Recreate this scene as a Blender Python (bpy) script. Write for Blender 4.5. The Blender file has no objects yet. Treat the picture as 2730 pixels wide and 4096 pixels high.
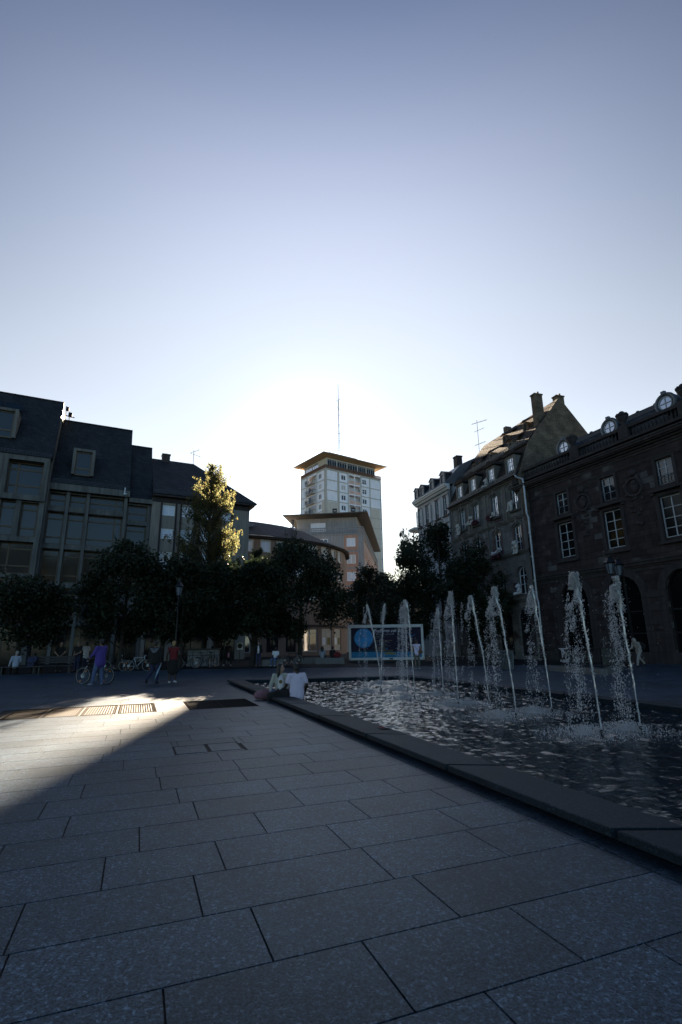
import bpy, bmesh, math, random
from mathutils import Vector, Matrix, noise, Quaternion
RN = random.Random(11)
SC = bpy.context.scene
COL = SC.collection
V = Vector
PI = math.pi

# ------------------------------------------------------------------ mesh helpers
class MB:
    """collects faces and links them as ONE mesh object"""
    def __init__(s): s.v = []; s.f = []
    def add(s, vs, fs):
        o = len(s.v); s.v.extend([tuple(v) for v in vs]); s.f.extend([tuple(i + o for i in f) for f in fs]); return s
    def box(s, x0, x1, y0, y1, z0, z1):
        return s.add([(x0,y0,z0),(x1,y0,z0),(x1,y1,z0),(x0,y1,z0),(x0,y0,z1),(x1,y0,z1),(x1,y1,z1),(x0,y1,z1)],
                     [(3,2,1,0),(4,5,6,7),(0,1,5,4),(1,2,6,5),(2,3,7,6),(3,0,4,7)])
    def beam(s, a, b, w, h=None):
        """square bar from a to b"""
        a, b = V(a), V(b); h = h or w; d = (b - a).normalized()
        up = V((0,0,1)) if abs(d.z) < .95 else V((0,1,0))
        x = d.cross(up).normalized() * w / 2; y = d.cross(x).normalized() * h / 2
        vs = [p + sx * x + sy * y for p in (a, b) for sx, sy in ((-1,-1),(1,-1),(1,1),(-1,1))]
        return s.add(vs, [(3,2,1,0),(4,5,6,7),(0,1,5,4),(1,2,6,5),(2,3,7,6),(3,0,4,7)])
    def tube(s, pts, rad, n=8, side=None):
        """tube through pts; rad = number, list of numbers or list of (rx, ry); rounded ends"""
        P = [V(p) for p in pts]; k = len(P)
        if not isinstance(rad, (list, tuple)): rad = [rad] * k
        rad = [r if isinstance(r, (list, tuple)) else (r, r) for r in rad]
        t0 = (P[1] - P[0]).normalized(); t1 = (P[-1] - P[-2]).normalized()
        def m(r, q): return (r[0] * q, r[1] * q)
        PP = [P[0] - t0 * min(rad[0]) * .8, P[0] - t0 * min(rad[0]) * .5] + P + [P[-1] + t1 * min(rad[-1]) * .5, P[-1] + t1 * min(rad[-1]) * .8]
        RR = [m(rad[0], .35), m(rad[0], .8)] + rad + [m(rad[-1], .8), m(rad[-1], .35)]
        vs = []; ref = V(side).normalized() if side else None
        for i, p in enumerate(PP):
            a = PP[max(i - 1, 0)]; b = PP[min(i + 1, len(PP) - 1)]; t = (b - a).normalized()
            if ref is None:
                ref = t.orthogonal().normalized()
            x = (ref - t * ref.dot(t))
            x = x.normalized() if x.length > 1e-5 else t.orthogonal().normalized()
            if not side: ref = x
            y = t.cross(x)
            for j in range(n):
                c, d = math.cos(2*PI*j/n), math.sin(2*PI*j/n)
                vs.append(p + x * c * RR[i][0] + y * d * RR[i][1])
        fs = []
        for i in range(len(PP) - 1):
            for j in range(n):
                fs.append((i*n + j, i*n + (j+1) % n, (i+1)*n + (j+1) % n, (i+1)*n + j))
        fs.append(tuple(range(n - 1, -1, -1))); q = (len(PP) - 1) * n; fs.append(tuple(range(q, q + n)))
        return s.add(vs, fs)
    def cyl(s, a, b, r, r2=None, n=12):
        a, b = V(a), V(b); r2 = r if r2 is None else r2; t = (b - a).normalized(); x = t.orthogonal().normalized(); y = t.cross(x)
        vs = [p + (x * math.cos(2*PI*j/n) + y * math.sin(2*PI*j/n)) * q for p, q in ((a, r), (b, r2)) for j in range(n)]
        return s.add(vs, [(j, (j+1) % n, n + (j+1) % n, n + j) for j in range(n)] + [tuple(range(n-1, -1, -1)), tuple(range(n, 2*n))])
    def ell(s, c, r, n=10, m=7, rot=None):
        c = V(c); r = r if isinstance(r, (tuple, list)) else (r, r, r); vs = []
        for i in range(m + 1):
            a = PI * i / m; a = min(max(a, .12), PI - .12)
            for j in range(n):
                b = 2 * PI * j / n; p = V((r[0]*math.sin(a)*math.cos(b), r[1]*math.sin(a)*math.sin(b), r[2]*math.cos(a)))
                vs.append(c + (rot @ p if rot else p))
        fs = [(i*n + j, (i+1)*n + j, (i+1)*n + (j+1) % n, i*n + (j+1) % n) for i in range(m) for j in range(n)]
        fs += [tuple(range(n)), tuple(range(m*n + n - 1, m*n - 1, -1))]
        return s.add(vs, fs)
    def prism(s, poly, a, b):
        """poly = list of 3-D points (planar), extruded by vector b-a"""
        d = V(b) - V(a); n = len(poly); P = [V(p) for p in poly]
        return s.add(P + [p + d for p in P], [tuple(range(n-1, -1, -1)), tuple(range(n, 2*n))] + [(i, (i+1) % n, n + (i+1) % n, n + i) for i in range(n)])
    def lathe(s, prof, c=(0,0,0), n=12, axis='z'):
        c = V(c); vs = []
        for r, z in prof:
            for j in range(n):
                x, y = r*math.cos(2*PI*j/n), r*math.sin(2*PI*j/n)
                vs.append(c + (V((x, y, z)) if axis == 'z' else V((x, z, y))))
        k = len(prof)
        fs = [(i*n + j, i*n + (j+1) % n, (i+1)*n + (j+1) % n, (i+1)*n + j) for i in range(k - 1) for j in range(n)]
        fs += [tuple(range(n-1, -1, -1)), tuple(range((k-1)*n, k*n))]
        return s.add(vs, fs)
    def torus(s, c, R, r, axis='y', n=36, m=6, arc=(0, 2*PI)):
        c = V(c); vs = []; full = abs(arc[1] - arc[0] - 2*PI) < 1e-6; k = n if full else n + 1
        for i in range(k):
            a = arc[0] + (arc[1] - arc[0]) * i / n
            for j in range(m):
                b = 2*PI*j/m; q = R + r*math.cos(b); h = r*math.sin(b)
                x, z = q*math.cos(a), q*math.sin(a)
                vs.append(c + (V((x, h, z)) if axis == 'y' else V((x, z, h)) if axis == 'z' else V((h, x, z))))
        fs = [(i*m + j, ((i+1) % k)*m + j, ((i+1) % k)*m + (j+1) % m, i*m + (j+1) % m) for i in range(n if full else n) for j in range(m)]
        return s.add(vs, fs)
    def build(s, name, m, parent=None, smooth=False, bevel=0):
        me = bpy.data.meshes.new(name); me.from_pydata(s.v, [], s.f); me.update()
        if m: me.materials.append(m)
        if smooth: me.polygons.foreach_set('use_smooth', [True] * len(me.polygons))
        o = bpy.data.objects.new(name, me); COL.objects.link(o)
        if parent: o.parent = parent
        if bevel:
            b = o.modifiers.new('edge', 'BEVEL'); b.width = bevel; b.segments = 2; b.limit_method = 'ANGLE'
        return o

def thing(name, label, cat, loc=(0,0,0), rz=0, group=None, scale=1):
    o = bpy.data.objects.new(name, None); COL.objects.link(o); o.location = loc; o.rotation_euler = (0, 0, rz)
    o.scale = (scale,) * 3; o.empty_display_size = .3
    return tag(o, label, cat, group)
def tag(o, label, cat, group=None, kind=None):
    o['label'] = label; o['category'] = cat
    if group: o['group'] = group
    if kind: o['kind'] = kind
    return o
def struct(o): o['kind'] = 'structure'; return o
def stuff(o): o['kind'] = 'stuff'; return o
def copy_tree(o, parent=None):
    c = o.copy(); COL.objects.link(c); c.parent = parent
    for ch in o.children: copy_tree(ch, c)
    return c
def ang(bearing): return -math.radians(bearing)      # z rotation of something facing local +y towards that compass bearing

# ------------------------------------------------------------------ materials
def newmat(name):
    m = bpy.data.materials.new(name); m.use_nodes = True; nt = m.node_tree
    return m, nt, nt.nodes, nt.links, nt.nodes['Principled BSDF']
def setp(b, **k):
    for a, v in k.items():
        i = b.inputs[a.replace('_', ' ')]
        i.default_value = v if not isinstance(v, tuple) else (*v, 1)[:4]
def objco(N, L, scale=(1,1,1), rot=(0,0,0), swap=False):
    tc = N.new('ShaderNodeTexCoord'); mp = N.new('ShaderNodeMapping')
    mp.inputs['Scale'].default_value = scale; mp.inputs['Rotation'].default_value = rot
    if swap:      # use x and z of the object as the picture plane of the pattern
        sp = N.new('ShaderNodeSeparateXYZ'); ad = N.new('ShaderNodeMath'); ad.operation = 'ADD'; cb = N.new('ShaderNodeCombineXYZ')
        L.new(tc.outputs['Object'], sp.inputs[0]); L.new(sp.outputs['X'], ad.inputs[0]); L.new(sp.outputs['Y'], ad.inputs[1])
        L.new(ad.outputs[0], cb.inputs['X']); L.new(sp.outputs['Z'], cb.inputs['Y']); L.new(cb.outputs[0], mp.inputs['Vector'])
    else: L.new(tc.outputs['Object'], mp.inputs['Vector'])
    return mp.outputs[0]
def mat(name, col, rough=.7, var=.25, scale=2.5, bump=.15, fine=40, spec=.5, metal=0, streak=0):
    """plain surface with worn, blotchy variation"""
    m, nt, N, L, b = newmat(name)
    co = objco(N, L)
    n1 = N.new('ShaderNodeTexNoise'); n1.inputs['Scale'].default_value = scale; n1.inputs['Detail'].default_value = 6; L.new(co, n1.inputs['Vector'])
    n2 = N.new('ShaderNodeTexNoise'); n2.inputs['Scale'].default_value = fine; n2.inputs['Detail'].default_value = 3; L.new(co, n2.inputs['Vector'])
    mx = N.new('ShaderNodeMix'); mx.data_type = 'RGBA'
    mx.inputs[6].default_value = (*[c * (1 - var) for c in col], 1); mx.inputs[7].default_value = (*[min(1, c * (1 + var)) for c in col], 1)
    L.new(n1.outputs[0], mx.inputs[0]); out = mx.outputs[2]
    if streak:
        st = N.new('ShaderNodeTexNoise'); L.new(objco(N, L, (3, 3, .25)), st.inputs['Vector']); st.inputs['Scale'].default_value = 1.5; st.inputs['Detail'].default_value = 5
        rp = N.new('ShaderNodeMapRange'); rp.inputs[1].default_value = .35; rp.inputs[2].default_value = .7; rp.inputs[3].default_value = 1 - streak; rp.inputs[4].default_value = 1.1
        L.new(st.outputs[0], rp.inputs[0]); ml = N.new('ShaderNodeMix'); ml.data_type = 'RGBA'; ml.blend_type = 'MULTIPLY'; ml.inputs[0].default_value = 1
        L.new(out, ml.inputs[6]); L.new(rp.outputs[0], ml.inputs[7]); out = ml.outputs[2]
    L.new(out, b.inputs['Base Color'])
    setp(b, Roughness=rough, Metallic=metal); b.inputs['Specular IOR Level'].default_value = spec
    if bump:
        bp = N.new('ShaderNodeBump'); bp.inputs['Strength'].default_value = bump; bp.inputs['Distance'].default_value = .02
        L.new(n2.outputs[0], bp.inputs['Height']); L.new(bp.outputs[0], b.inputs['Normal'])
    return m
def brickmat(name, c1, c2, mortar, w, h, msize=.012, rough=.85, bias=0, bump=.5, swap=True, var=.35, rot=(0,0,0), third=None):
    m, nt, N, L, b = newmat(name)
    co = objco(N, L, swap=swap, rot=rot)
    br = N.new('ShaderNodeTexBrick'); L.new(co, br.inputs['Vector'])
    for k, v in (('Color1', c1), ('Color2', c2), ('Mortar', mortar)): br.inputs[k].default_value = (*v, 1)
    br.inputs['Scale'].default_value = 1; br.inputs['Brick Width'].default_value = w; br.inputs['Row Height'].default_value = h
    br.inputs['Mortar Size'].default_value = msize; br.inputs['Mortar Smooth'].default_value = .3; br.inputs['Bias'].default_value = bias
    out = br.outputs['Color']
    if third:     # some blocks of a third stone
        b2 = N.new('ShaderNodeTexBrick'); L.new(co, b2.inputs['Vector'])
        b2.inputs['Color1'].default_value = (0,0,0,1); b2.inputs['Color2'].default_value = (1,1,1,1); b2.inputs['Mortar'].default_value = (0,0,0,1)
        b2.inputs['Scale'].default_value = 1; b2.inputs['Brick Width'].default_value = w; b2.inputs['Row Height'].default_value = h; b2.inputs['Mortar Size'].default_value = msize
        b2.inputs['Bias'].default_value = -.2; b2.offset_frequency = 2
        wn = N.new('ShaderNodeTexNoise'); wn.inputs['Scale'].default_value = .45; wn.inputs['Detail'].default_value = 1; L.new(co, wn.inputs['Vector'])
        pw = N.new('ShaderNodeMath'); pw.operation = 'MULTIPLY'; L.new(b2.outputs['Color'], pw.inputs[0]); L.new(wn.outputs[0], pw.inputs[1])
        mr = N.new('ShaderNodeMapRange'); mr.inputs[1].default_value = .36; mr.inputs[2].default_value = .42; L.new(pw.outputs[0], mr.inputs[0])
        m3 = N.new('ShaderNodeMix'); m3.data_type = 'RGBA'; m3.inputs[7].default_value = (*third, 1); L.new(mr.outputs[0], m3.inputs[0]); L.new(out, m3.inputs[6]); out = m3.outputs[2]
    n1 = N.new('ShaderNodeTexNoise'); n1.inputs['Scale'].default_value = 1.1; n1.inputs['Detail'].default_value = 8; n1.inputs['Roughness'].default_value = .65; L.new(co, n1.inputs['Vector'])
    rp = N.new('ShaderNodeMapRange'); rp.inputs[1].default_value = .3; rp.inputs[2].default_value = .7; rp.inputs[3].default_value = 1 - var; rp.inputs[4].default_value = 1 + var
    L.new(n1.outputs[0], rp.inputs[0])
    ml = N.new('ShaderNodeMix'); ml.data_type = 'RGBA'; ml.blend_type = 'MULTIPLY'; ml.inputs[0].default_value = 1
    L.new(out, ml.inputs[6]); L.new(rp.outputs[0], ml.inputs[7]); L.new(ml.outputs[2], b.inputs['Base Color'])
    setp(b, Roughness=rough); b.inputs['Specular IOR Level'].default_value = .18
    n2 = N.new('ShaderNodeTexNoise'); n2.inputs['Scale'].default_value = 18; n2.inputs['Detail'].default_value = 4; L.new(co, n2.inputs['Vector'])
    sm = N.new('ShaderNodeMath'); sm.operation = 'MULTIPLY_ADD'; sm.inputs[1].default_value = -1.5; L.new(br.outputs['Fac'], sm.inputs[0]); L.new(n2.outputs[0], sm.inputs[2])
    bp = N.new('ShaderNodeBump'); bp.inputs['Strength'].default_value = bump; bp.inputs['Distance'].default_value = .02
    L.new(sm.outputs[0], bp.inputs['Height']); L.new(bp.outputs[0], b.inputs['Normal'])
    return m
def glassmat(name, col, rough=.04, ior=1.9, wob=.03):
    m, nt, N, L, b = newmat(name)
    setp(b, Roughness=rough, IOR=ior); b.inputs['Base Color'].default_value = (*col, 1)
    n = N.new('ShaderNodeTexNoise'); n.inputs['Scale'].default_value = .9; L.new(objco(N, L), n.inputs['Vector'])
    bp = N.new('ShaderNodeBump'); bp.inputs['Strength'].default_value = wob; bp.inputs['Distance'].default_value = .1; L.new(n.outputs[0], bp.inputs['Height']); L.new(bp.outputs[0], b.inputs['Normal'])
    return m
def leafmat(name, c1, c2, trans=.35, c3=None):
    m, nt, N, L, b = newmat(name)
    g = N.new('ShaderNodeNewGeometry'); rp = N.new('ShaderNodeValToRGB')
    rp.color_ramp.elements[0].color = (*c1, 1); rp.color_ramp.elements[1].color = (*c2, 1)
    if c3: e = rp.color_ramp.elements.new(.93); e.color = (*c2, 1); rp.color_ramp.elements[-1].color = (*c3, 1)
    L.new(g.outputs['Random Per Island'], rp.inputs[0]); L.new(rp.outputs[0], b.inputs['Base Color']); setp(b, Roughness=.5)
    b.inputs['Specular IOR Level'].default_value = .3
    tr = N.new('ShaderNodeBsdfTranslucent'); L.new(rp.outputs[0], tr.inputs['Color'])
    mx = N.new('ShaderNodeMixShader'); mx.inputs[0].default_value = trans; L.new(b.outputs[0], mx.inputs[1]); L.new(tr.outputs[0], mx.inputs[2])
    L.new(mx.outputs[0], N['Material Output'].inputs['Surface'])
    return m

M = {}
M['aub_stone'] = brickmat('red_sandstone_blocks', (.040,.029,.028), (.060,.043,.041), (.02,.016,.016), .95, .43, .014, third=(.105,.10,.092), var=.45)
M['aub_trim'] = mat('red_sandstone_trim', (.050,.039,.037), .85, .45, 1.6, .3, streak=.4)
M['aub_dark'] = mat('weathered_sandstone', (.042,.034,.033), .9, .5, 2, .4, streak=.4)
M['ted_stone'] = brickmat('grey_pink_sandstone', (.12,.12,.112), (.19,.185,.17), (.06,.058,.055), 1.3, .58, .012, third=(.085,.058,.056), var=.35)
M['ted_trim'] = mat('grey_stone_trim', (.15,.138,.12), .85, .3, 1.8, .25, streak=.35)
M['ted_red'] = mat('reddish_stone_jamb', (.10,.065,.06), .85, .3, 2, .25)
M['tile'] = brickmat('old_clay_tiles', (.032,.025,.021), (.05,.038,.03), (.010,.009,.008), .17, .15, .02, bump=.25, var=.5)
M['gable'] = brickmat('rough_rubble_gable', (.15,.12,.085), (.24,.19,.135), (.06,.05,.04), .42, .085, .02, bump=1.2, var=.55)
M['slate'] = brickmat('dark_slate', (.020,.023,.028), (.032,.036,.042), (.008,.009,.011), .24, .17, .012, rough=.6, bump=.8, var=.35)
M['slate2'] = brickmat('blue_slate', (.035,.04,.048), (.05,.056,.066), (.015,.017,.02), .3, .2, .014, rough=.55, bump=.8, var=.3)
M['zinc'] = mat('zinc', (.10,.115,.13), .45, .3, 1.5, .1, metal=.5)
M['zinc_dark'] = mat('dark_zinc', (.045,.05,.058), .5, .3, 1.5, .1, metal=.4)
M['concrete'] = mat('board_concrete', (.125,.125,.115), .85, .3, 1.2, .3, streak=.45)
M['bronze'] = mat('bronze_window_frame', (.085,.062,.034), .55, .25, 3, .05, metal=.2)
M['plaster_tan'] = mat('tan_render', (.24,.215,.18), .9, .18, .8, .3, streak=.25)
M['plaster_rose'] = mat('rose_render', (.235,.165,.128), .9, .15, .8, .3, streak=.25)
M['plaster_pink'] = mat('salmon_render', (.42,.235,.165), .9, .12, .8, .25, streak=.15)
M['plaster_grey'] = mat('grey_render', (.265,.26,.262), .9, .15, .7, .25, streak=.2)
M['plaster_pale'] = mat('pale_grey_render', (.42,.42,.43), .9, .12, .7, .25, streak=.25)
M['tower_white'] = mat('tower_white_panel', (.84,.85,.90), .8, .06, .5, .1, streak=.12)
M['tower_line'] = mat('tower_frame', (.50,.47,.42), .85, .15, .8, .1, streak=.2)
M['tower_beige'] = mat('tower_beige_panel', (.56,.52,.45), .85, .1, .6, .1, streak=.1)
M['tower_brown'] = mat('tower_brown_parapet', (.16,.085,.055), .85, .15, 1, .1)
M['balc_pink'] = mat('balcony_pink', (.62,.42,.34), .8, .1, 1, .1)
M['soffit'] = mat('ochre_soffit', (.34,.25,.15), .8, .12, .6, .1)
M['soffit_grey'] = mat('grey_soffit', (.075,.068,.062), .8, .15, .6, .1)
M['white'] = mat('white_paint', (.72,.73,.74), .55, .1, 3, .05)
M['white_worn'] = mat('worn_white_paint', (.5,.51,.5), .6, .3, 4, .1)
M['cream'] = mat('cream_panel', (.5,.45,.36), .7, .1, 1, .05)
M['shutter'] = mat('pale_shutter', (.48,.5,.52), .6, .12, 2, .05)
M['black_metal'] = mat('black_metal', (.012,.012,.013), .45, .3, 3, .05, metal=.3)
M['dark'] = mat('dark_interior', (.008,.008,.009), .9, .2, 1, 0)
M['grey_metal'] = mat('grey_metal', (.3,.32,.34), .35, .2, 3, .05, metal=.7)
M['galv'] = mat('galvanised_pipe', (.42,.45,.47), .4, .35, 5, .05, metal=.5)
M['glass'] = glassmat('window_glass', (.012,.015,.02))
M['glass_dark'] = glassmat('dark_shop_glass', (.006,.007,.008), .1, 1.35)
M['glass_blue'] = glassmat('bluish_glass', (.016,.024,.032), .08, 1.42)
M['glass_bright'] = glassmat('sky_mirror_glass', (.66,.68,.74), .04, 1.6, .015); M['glass_bright'].node_tree.nodes['Principled BSDF'].inputs['Metallic'].default_value = .9
M['curtain'] = mat('net_curtain_behind_glass', (.62,.64,.7), .35, .12, 6, .02)
M['blind'] = mat('roller_blind', (.5,.48,.45), .7, .12, 8, .1)
M['leaf_added'] = leafmat('added_tree_leaves', (.010,.014,.008), (.02,.026,.012), .05)
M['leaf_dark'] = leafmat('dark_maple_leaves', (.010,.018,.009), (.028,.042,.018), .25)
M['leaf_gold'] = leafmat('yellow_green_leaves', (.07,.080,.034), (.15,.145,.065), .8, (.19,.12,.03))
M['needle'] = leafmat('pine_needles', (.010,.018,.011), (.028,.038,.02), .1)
M['bark'] = mat('bark', (.035,.028,.022), .95, .4, 6, .8, 25)
M['wood'] = mat('dark_bench_wood', (.03,.028,.028), .7, .3, 4, .2)
M['rubber'] = mat('rubber', (.012,.012,.012), .7, .2, 6, .1)
M['stone_block'] = mat('granite_block', (.13,.125,.12), .85, .25, 5, .3)
M['skin_light'] = mat('light_skin', (.32,.20,.15), .55, .08, 6, .03)
M['skin_dark'] = mat('dark_skin', (.035,.02,.014), .5, .1, 6, .03)
M['skin_mid'] = mat('tan_skin', (.16,.09,.06), .55, .08, 6, .03)
M['hair_black'] = mat('black_hair', (.008,.007,.007), .55, .3, 20, .4, 90)
M['hair_brown'] = mat('brown_hair', (.045,.025,.014), .55, .3, 20, .4, 90)
M['hair_grey'] = mat('grey_hair', (.28,.27,.26), .6, .2, 20, .4, 90)
M['hair_blond'] = mat('blond_hair', (.32,.19,.08), .5, .3, 20, .4, 90)
def cloth(name, c, v=.15): return mat(name, c, .9, v, 5, .35, 60)
M['c_white'] = cloth('white_cotton', (.66,.64,.68)); M['c_lilac'] = cloth('pale_lilac_cotton', (.62,.56,.72)); M['c_black'] = cloth('black_cloth', (.010,.010,.011))
M['c_purple'] = cloth('purple_sweatshirt', (.075,.05,.26)); M['c_jeans'] = cloth('blue_denim', (.085,.12,.23), .45); M['c_navy'] = cloth('navy_cloth', (.025,.03,.07))
M['c_red'] = cloth('red_cloth', (.13,.010,.014)); M['c_grey'] = cloth('grey_cloth', (.24,.25,.29)); M['c_cream'] = cloth('cream_knit', (.42,.41,.36), .25)
M['c_khaki'] = cloth('khaki_cloth', (.12,.10,.075)); M['c_pink'] = cloth('pink_cloth', (.45,.2,.3)); M['c_rose'] = cloth('dusty_pink_bag_cloth', (.24,.12,.15), .2)
M['c_brown'] = cloth('brown_leather', (.16,.07,.035)); M['c_blue'] = cloth('blue_cloth', (.05,.07,.32)); M['c_beige'] = cloth('beige_cloth', (.34,.31,.28)); M['c_check'] = cloth('pale_blue_check', (.34,.38,.46))
M['plush'] = mat('cream_plush', (.50,.46,.40), .95, .2, 12, .8, 60)
M['plush_white'] = mat('white_plush', (.58,.58,.58), .95, .2, 12, .8, 60)
M['flower'] = mat('dark_red_flowers', (.11,.012,.03), .8, .5, 25, 1, 30)
M['orange'] = mat('orange_reflector', (.7,.2,.02), .3, .1, 3, 0)
M['poster_navy'] = mat('poster_night_sky', (.018,.016,.035), .45, .25, 3, 0, spec=.08)
M['poster_moon'] = mat('poster_blue_moon', (.05,.22,.46), .45, .75, 1.7, 0, spec=.08)
M['poster_sea'] = mat('poster_blue_strip', (.035,.17,.31), .45, .2, 2, 0, spec=.08)
M['poster_tree'] = mat('poster_treeline', (.012,.05,.075), .45, .3, 4, 0, spec=.08)
M['poster_gold'] = mat('poster_gold_label', (.20,.16,.06), .5, .2, 3, 0, spec=.08)
M['poster_dim'] = mat('poster_small_print', (.10,.10,.13), .5, .2, 9, 0, spec=.08)
M['ink'] = mat('white_lettering', (.62,.62,.66), .5, .05, 3, 0)
M['lampglass'] = mat('lantern_glass', (.16,.19,.22), .15, .2, 3, 0)
# ------------------------------------------------------------------ sun, sky, camera
SUN_EL, SUN_AZ = 19.0, -3.25          # degrees above the horizon, compass bearing seen from the camera (0 = straight ahead)
w = bpy.data.worlds.new('World'); SC.world = w; w.use_nodes = True
nt = w.node_tree; N = nt.nodes; L = nt.links; bg = N['Background']
sky = N.new('ShaderNodeTexSky'); sky.sky_type = 'NISHITA'; sky.sun_disc = False
sky.sun_elevation = math.radians(SUN_EL); sky.sun_rotation = math.radians(SUN_AZ)
sky.air_density = 1.3; sky.dust_density = .0; sky.ozone_density = 1.6; sky.altitude = 140
hs = N.new('ShaderNodeHueSaturation'); hs.inputs['Saturation'].default_value = .74
# a clear evening: the zenith stays deeper than the broad bright band above the roofs, the sky opposite the sun is darkest
tc = N.new('ShaderNodeTexCoord'); sx = N.new('ShaderNodeSeparateXYZ'); rp = N.new('ShaderNodeValToRGB'); mz = N.new('ShaderNodeMix'); mz.data_type = 'RGBA'; mz.blend_type = 'MULTIPLY'; mz.inputs[0].default_value = 1
cr = rp.color_ramp; cr.interpolation = 'B_SPLINE'; cr.elements[0].position = 0; cr.elements[0].color = (.70,.60,.52,1); cr.elements[1].position = 1; cr.elements[1].color = (.07,.105,.16,1)
for p_, v_ in ((.28,(.70,.59,.53)),(.42,(.77,.64,.56)),(.52,(.86,.71,.60)),(.64,(.86,.72,.64)),(.74,(.76,.64,.61)),(.84,(.385,.375,.42)),(.92,(.125,.16,.245))): e_ = cr.elements.new(p_); e_.color = (*v_,1)
az_ = N.new('ShaderNodeMapRange'); az_.data_type = 'FLOAT_VECTOR'; az_.interpolation_type = 'SMOOTHSTEP'; az_.inputs[7].default_value = (-.5,)*3; az_.inputs[8].default_value = (.45,)*3; az_.inputs[9].default_value = (.14,.235,.345); az_.inputs[10].default_value = (.355,.355,.355)
m2 = N.new('ShaderNodeMix'); m2.data_type = 'RGBA'; m2.blend_type = 'MULTIPLY'; m2.inputs[0].default_value = 1
L.new(tc.outputs['Generated'], sx.inputs[0]); L.new(sx.outputs['Z'], rp.inputs[0]); L.new(sx.outputs['Y'], az_.inputs[6])
L.new(sky.outputs[0], hs.inputs['Color']); L.new(hs.outputs[0], mz.inputs[6]); L.new(rp.outputs[0], mz.inputs[7]); L.new(mz.outputs[2], m2.inputs[6]); L.new(az_.outputs[1], m2.inputs[7]); # deeper blue high up to either side of the sun's bearing
xz = N.new('ShaderNodeMath'); xz.operation = 'MULTIPLY'; L.new(sx.outputs['X'], xz.inputs[0]); L.new(sx.outputs['Z'], xz.inputs[1])
x2 = N.new('ShaderNodeMath'); x2.operation = 'POWER'; x2.inputs[1].default_value = 2; ab = N.new('ShaderNodeMath'); ab.operation = 'ABSOLUTE'; L.new(xz.outputs[0], ab.inputs[0]); L.new(ab.outputs[0], x2.inputs[0])
sd_ = N.new('ShaderNodeMapRange'); sd_.data_type = 'FLOAT_VECTOR'; L.new(x2.outputs[0], sd_.inputs[6])
sd_.inputs[7].default_value = (0,)*3; sd_.inputs[8].default_value = (.17,)*3; sd_.inputs[9].default_value = (1,1,1); sd_.inputs[10].default_value = (.26,.33,.44)
m3_ = N.new('ShaderNodeMix'); m3_.data_type = 'RGBA'; m3_.blend_type = 'MULTIPLY'; m3_.inputs[0].default_value = 1; L.new(m2.outputs[2], m3_.inputs[6]); L.new(sd_.outputs[1], m3_.inputs[7])
# bright aureole of the hidden low sun
dt = N.new('ShaderNodeVectorMath'); dt.operation = 'DOT_PRODUCT'; dt.inputs[1].default_value = (math.sin(math.radians(SUN_AZ))*math.cos(math.radians(SUN_EL)), math.cos(math.radians(SUN_AZ))*math.cos(math.radians(SUN_EL)), math.sin(math.radians(SUN_EL)))
mx0 = N.new('ShaderNodeMath'); mx0.operation = 'MAXIMUM'; mx0.inputs[1].default_value = 0
pw_ = N.new('ShaderNodeMath'); pw_.operation = 'POWER'; pw_.inputs[1].default_value = 170; au = N.new('ShaderNodeMix'); au.data_type = 'RGBA'; au.blend_type = 'ADD'; au.inputs[0].default_value = 1
sc_ = N.new('ShaderNodeVectorMath'); sc_.operation = 'SCALE'; sc_.inputs[0].default_value = (1.35, 1.65, 2.05)
L.new(tc.outputs['Generated'], dt.inputs[0]); L.new(dt.outputs['Value'], mx0.inputs[0]); L.new(mx0.outputs[0], pw_.inputs[0]); L.new(pw_.outputs[0], sc_.inputs['Scale']); L.new(m3_.outputs[2], au.inputs[6]); L.new(sc_.outputs[0], au.inputs[7]); L.new(au.outputs[2], bg.inputs['Color'])
bg.inputs['Strength'].default_value = .062
sd = bpy.data.lights.new('sun', 'SUN'); sd.energy = 3.9; sd.angle = math.radians(.55); sd.color = (1, .80, .58)
so = bpy.data.objects.new('sun', sd); COL.objects.link(so)
el, az = math.radians(SUN_EL), math.radians(SUN_AZ)
sdir = V((math.sin(az)*math.cos(el), math.cos(az)*math.cos(el), math.sin(el)))
so.rotation_euler = sdir.to_track_quat('Z', 'Y').to_euler(); so.location = sdir * 200
cd = bpy.data.cameras.new('camera'); cam = bpy.data.objects.new('camera', cd); COL.objects.link(cam); SC.camera = cam
th, ro = math.radians(14.36), math.radians(.714)
fw = V((0, math.cos(th), math.sin(th))); r0 = V((1, 0, 0)); u0 = V((0, -math.sin(th), math.cos(th)))
rr = r0*math.cos(ro) - u0*math.sin(ro); uu = u0*math.cos(ro) + r0*math.sin(ro)
cam.matrix_world = Matrix(((rr.x, uu.x, -fw.x, 0), (rr.y, uu.y, -fw.y, 0), (rr.z, uu.z, -fw.z, 1.55), (0, 0, 0, 1)))
cd.sensor_fit = 'HORIZONTAL'; cd.sensor_width = 24; cd.lens = 24 * 1172 / 1568; cd.clip_end = 3000; cd.clip_start = .05
SC.view_settings.view_transform = 'Standard'; SC.view_settings.look = 'None'; SC.view_settings.exposure = 4.0; SC.view_settings.gamma = 1
SC.cycles.max_bounces = 8; SC.cycles.transparent_max_bounces = 8; SC.cycles.use_denoising = True
SC.cycles.caustics_reflective = False; SC.cycles.caustics_refractive = False

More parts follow.
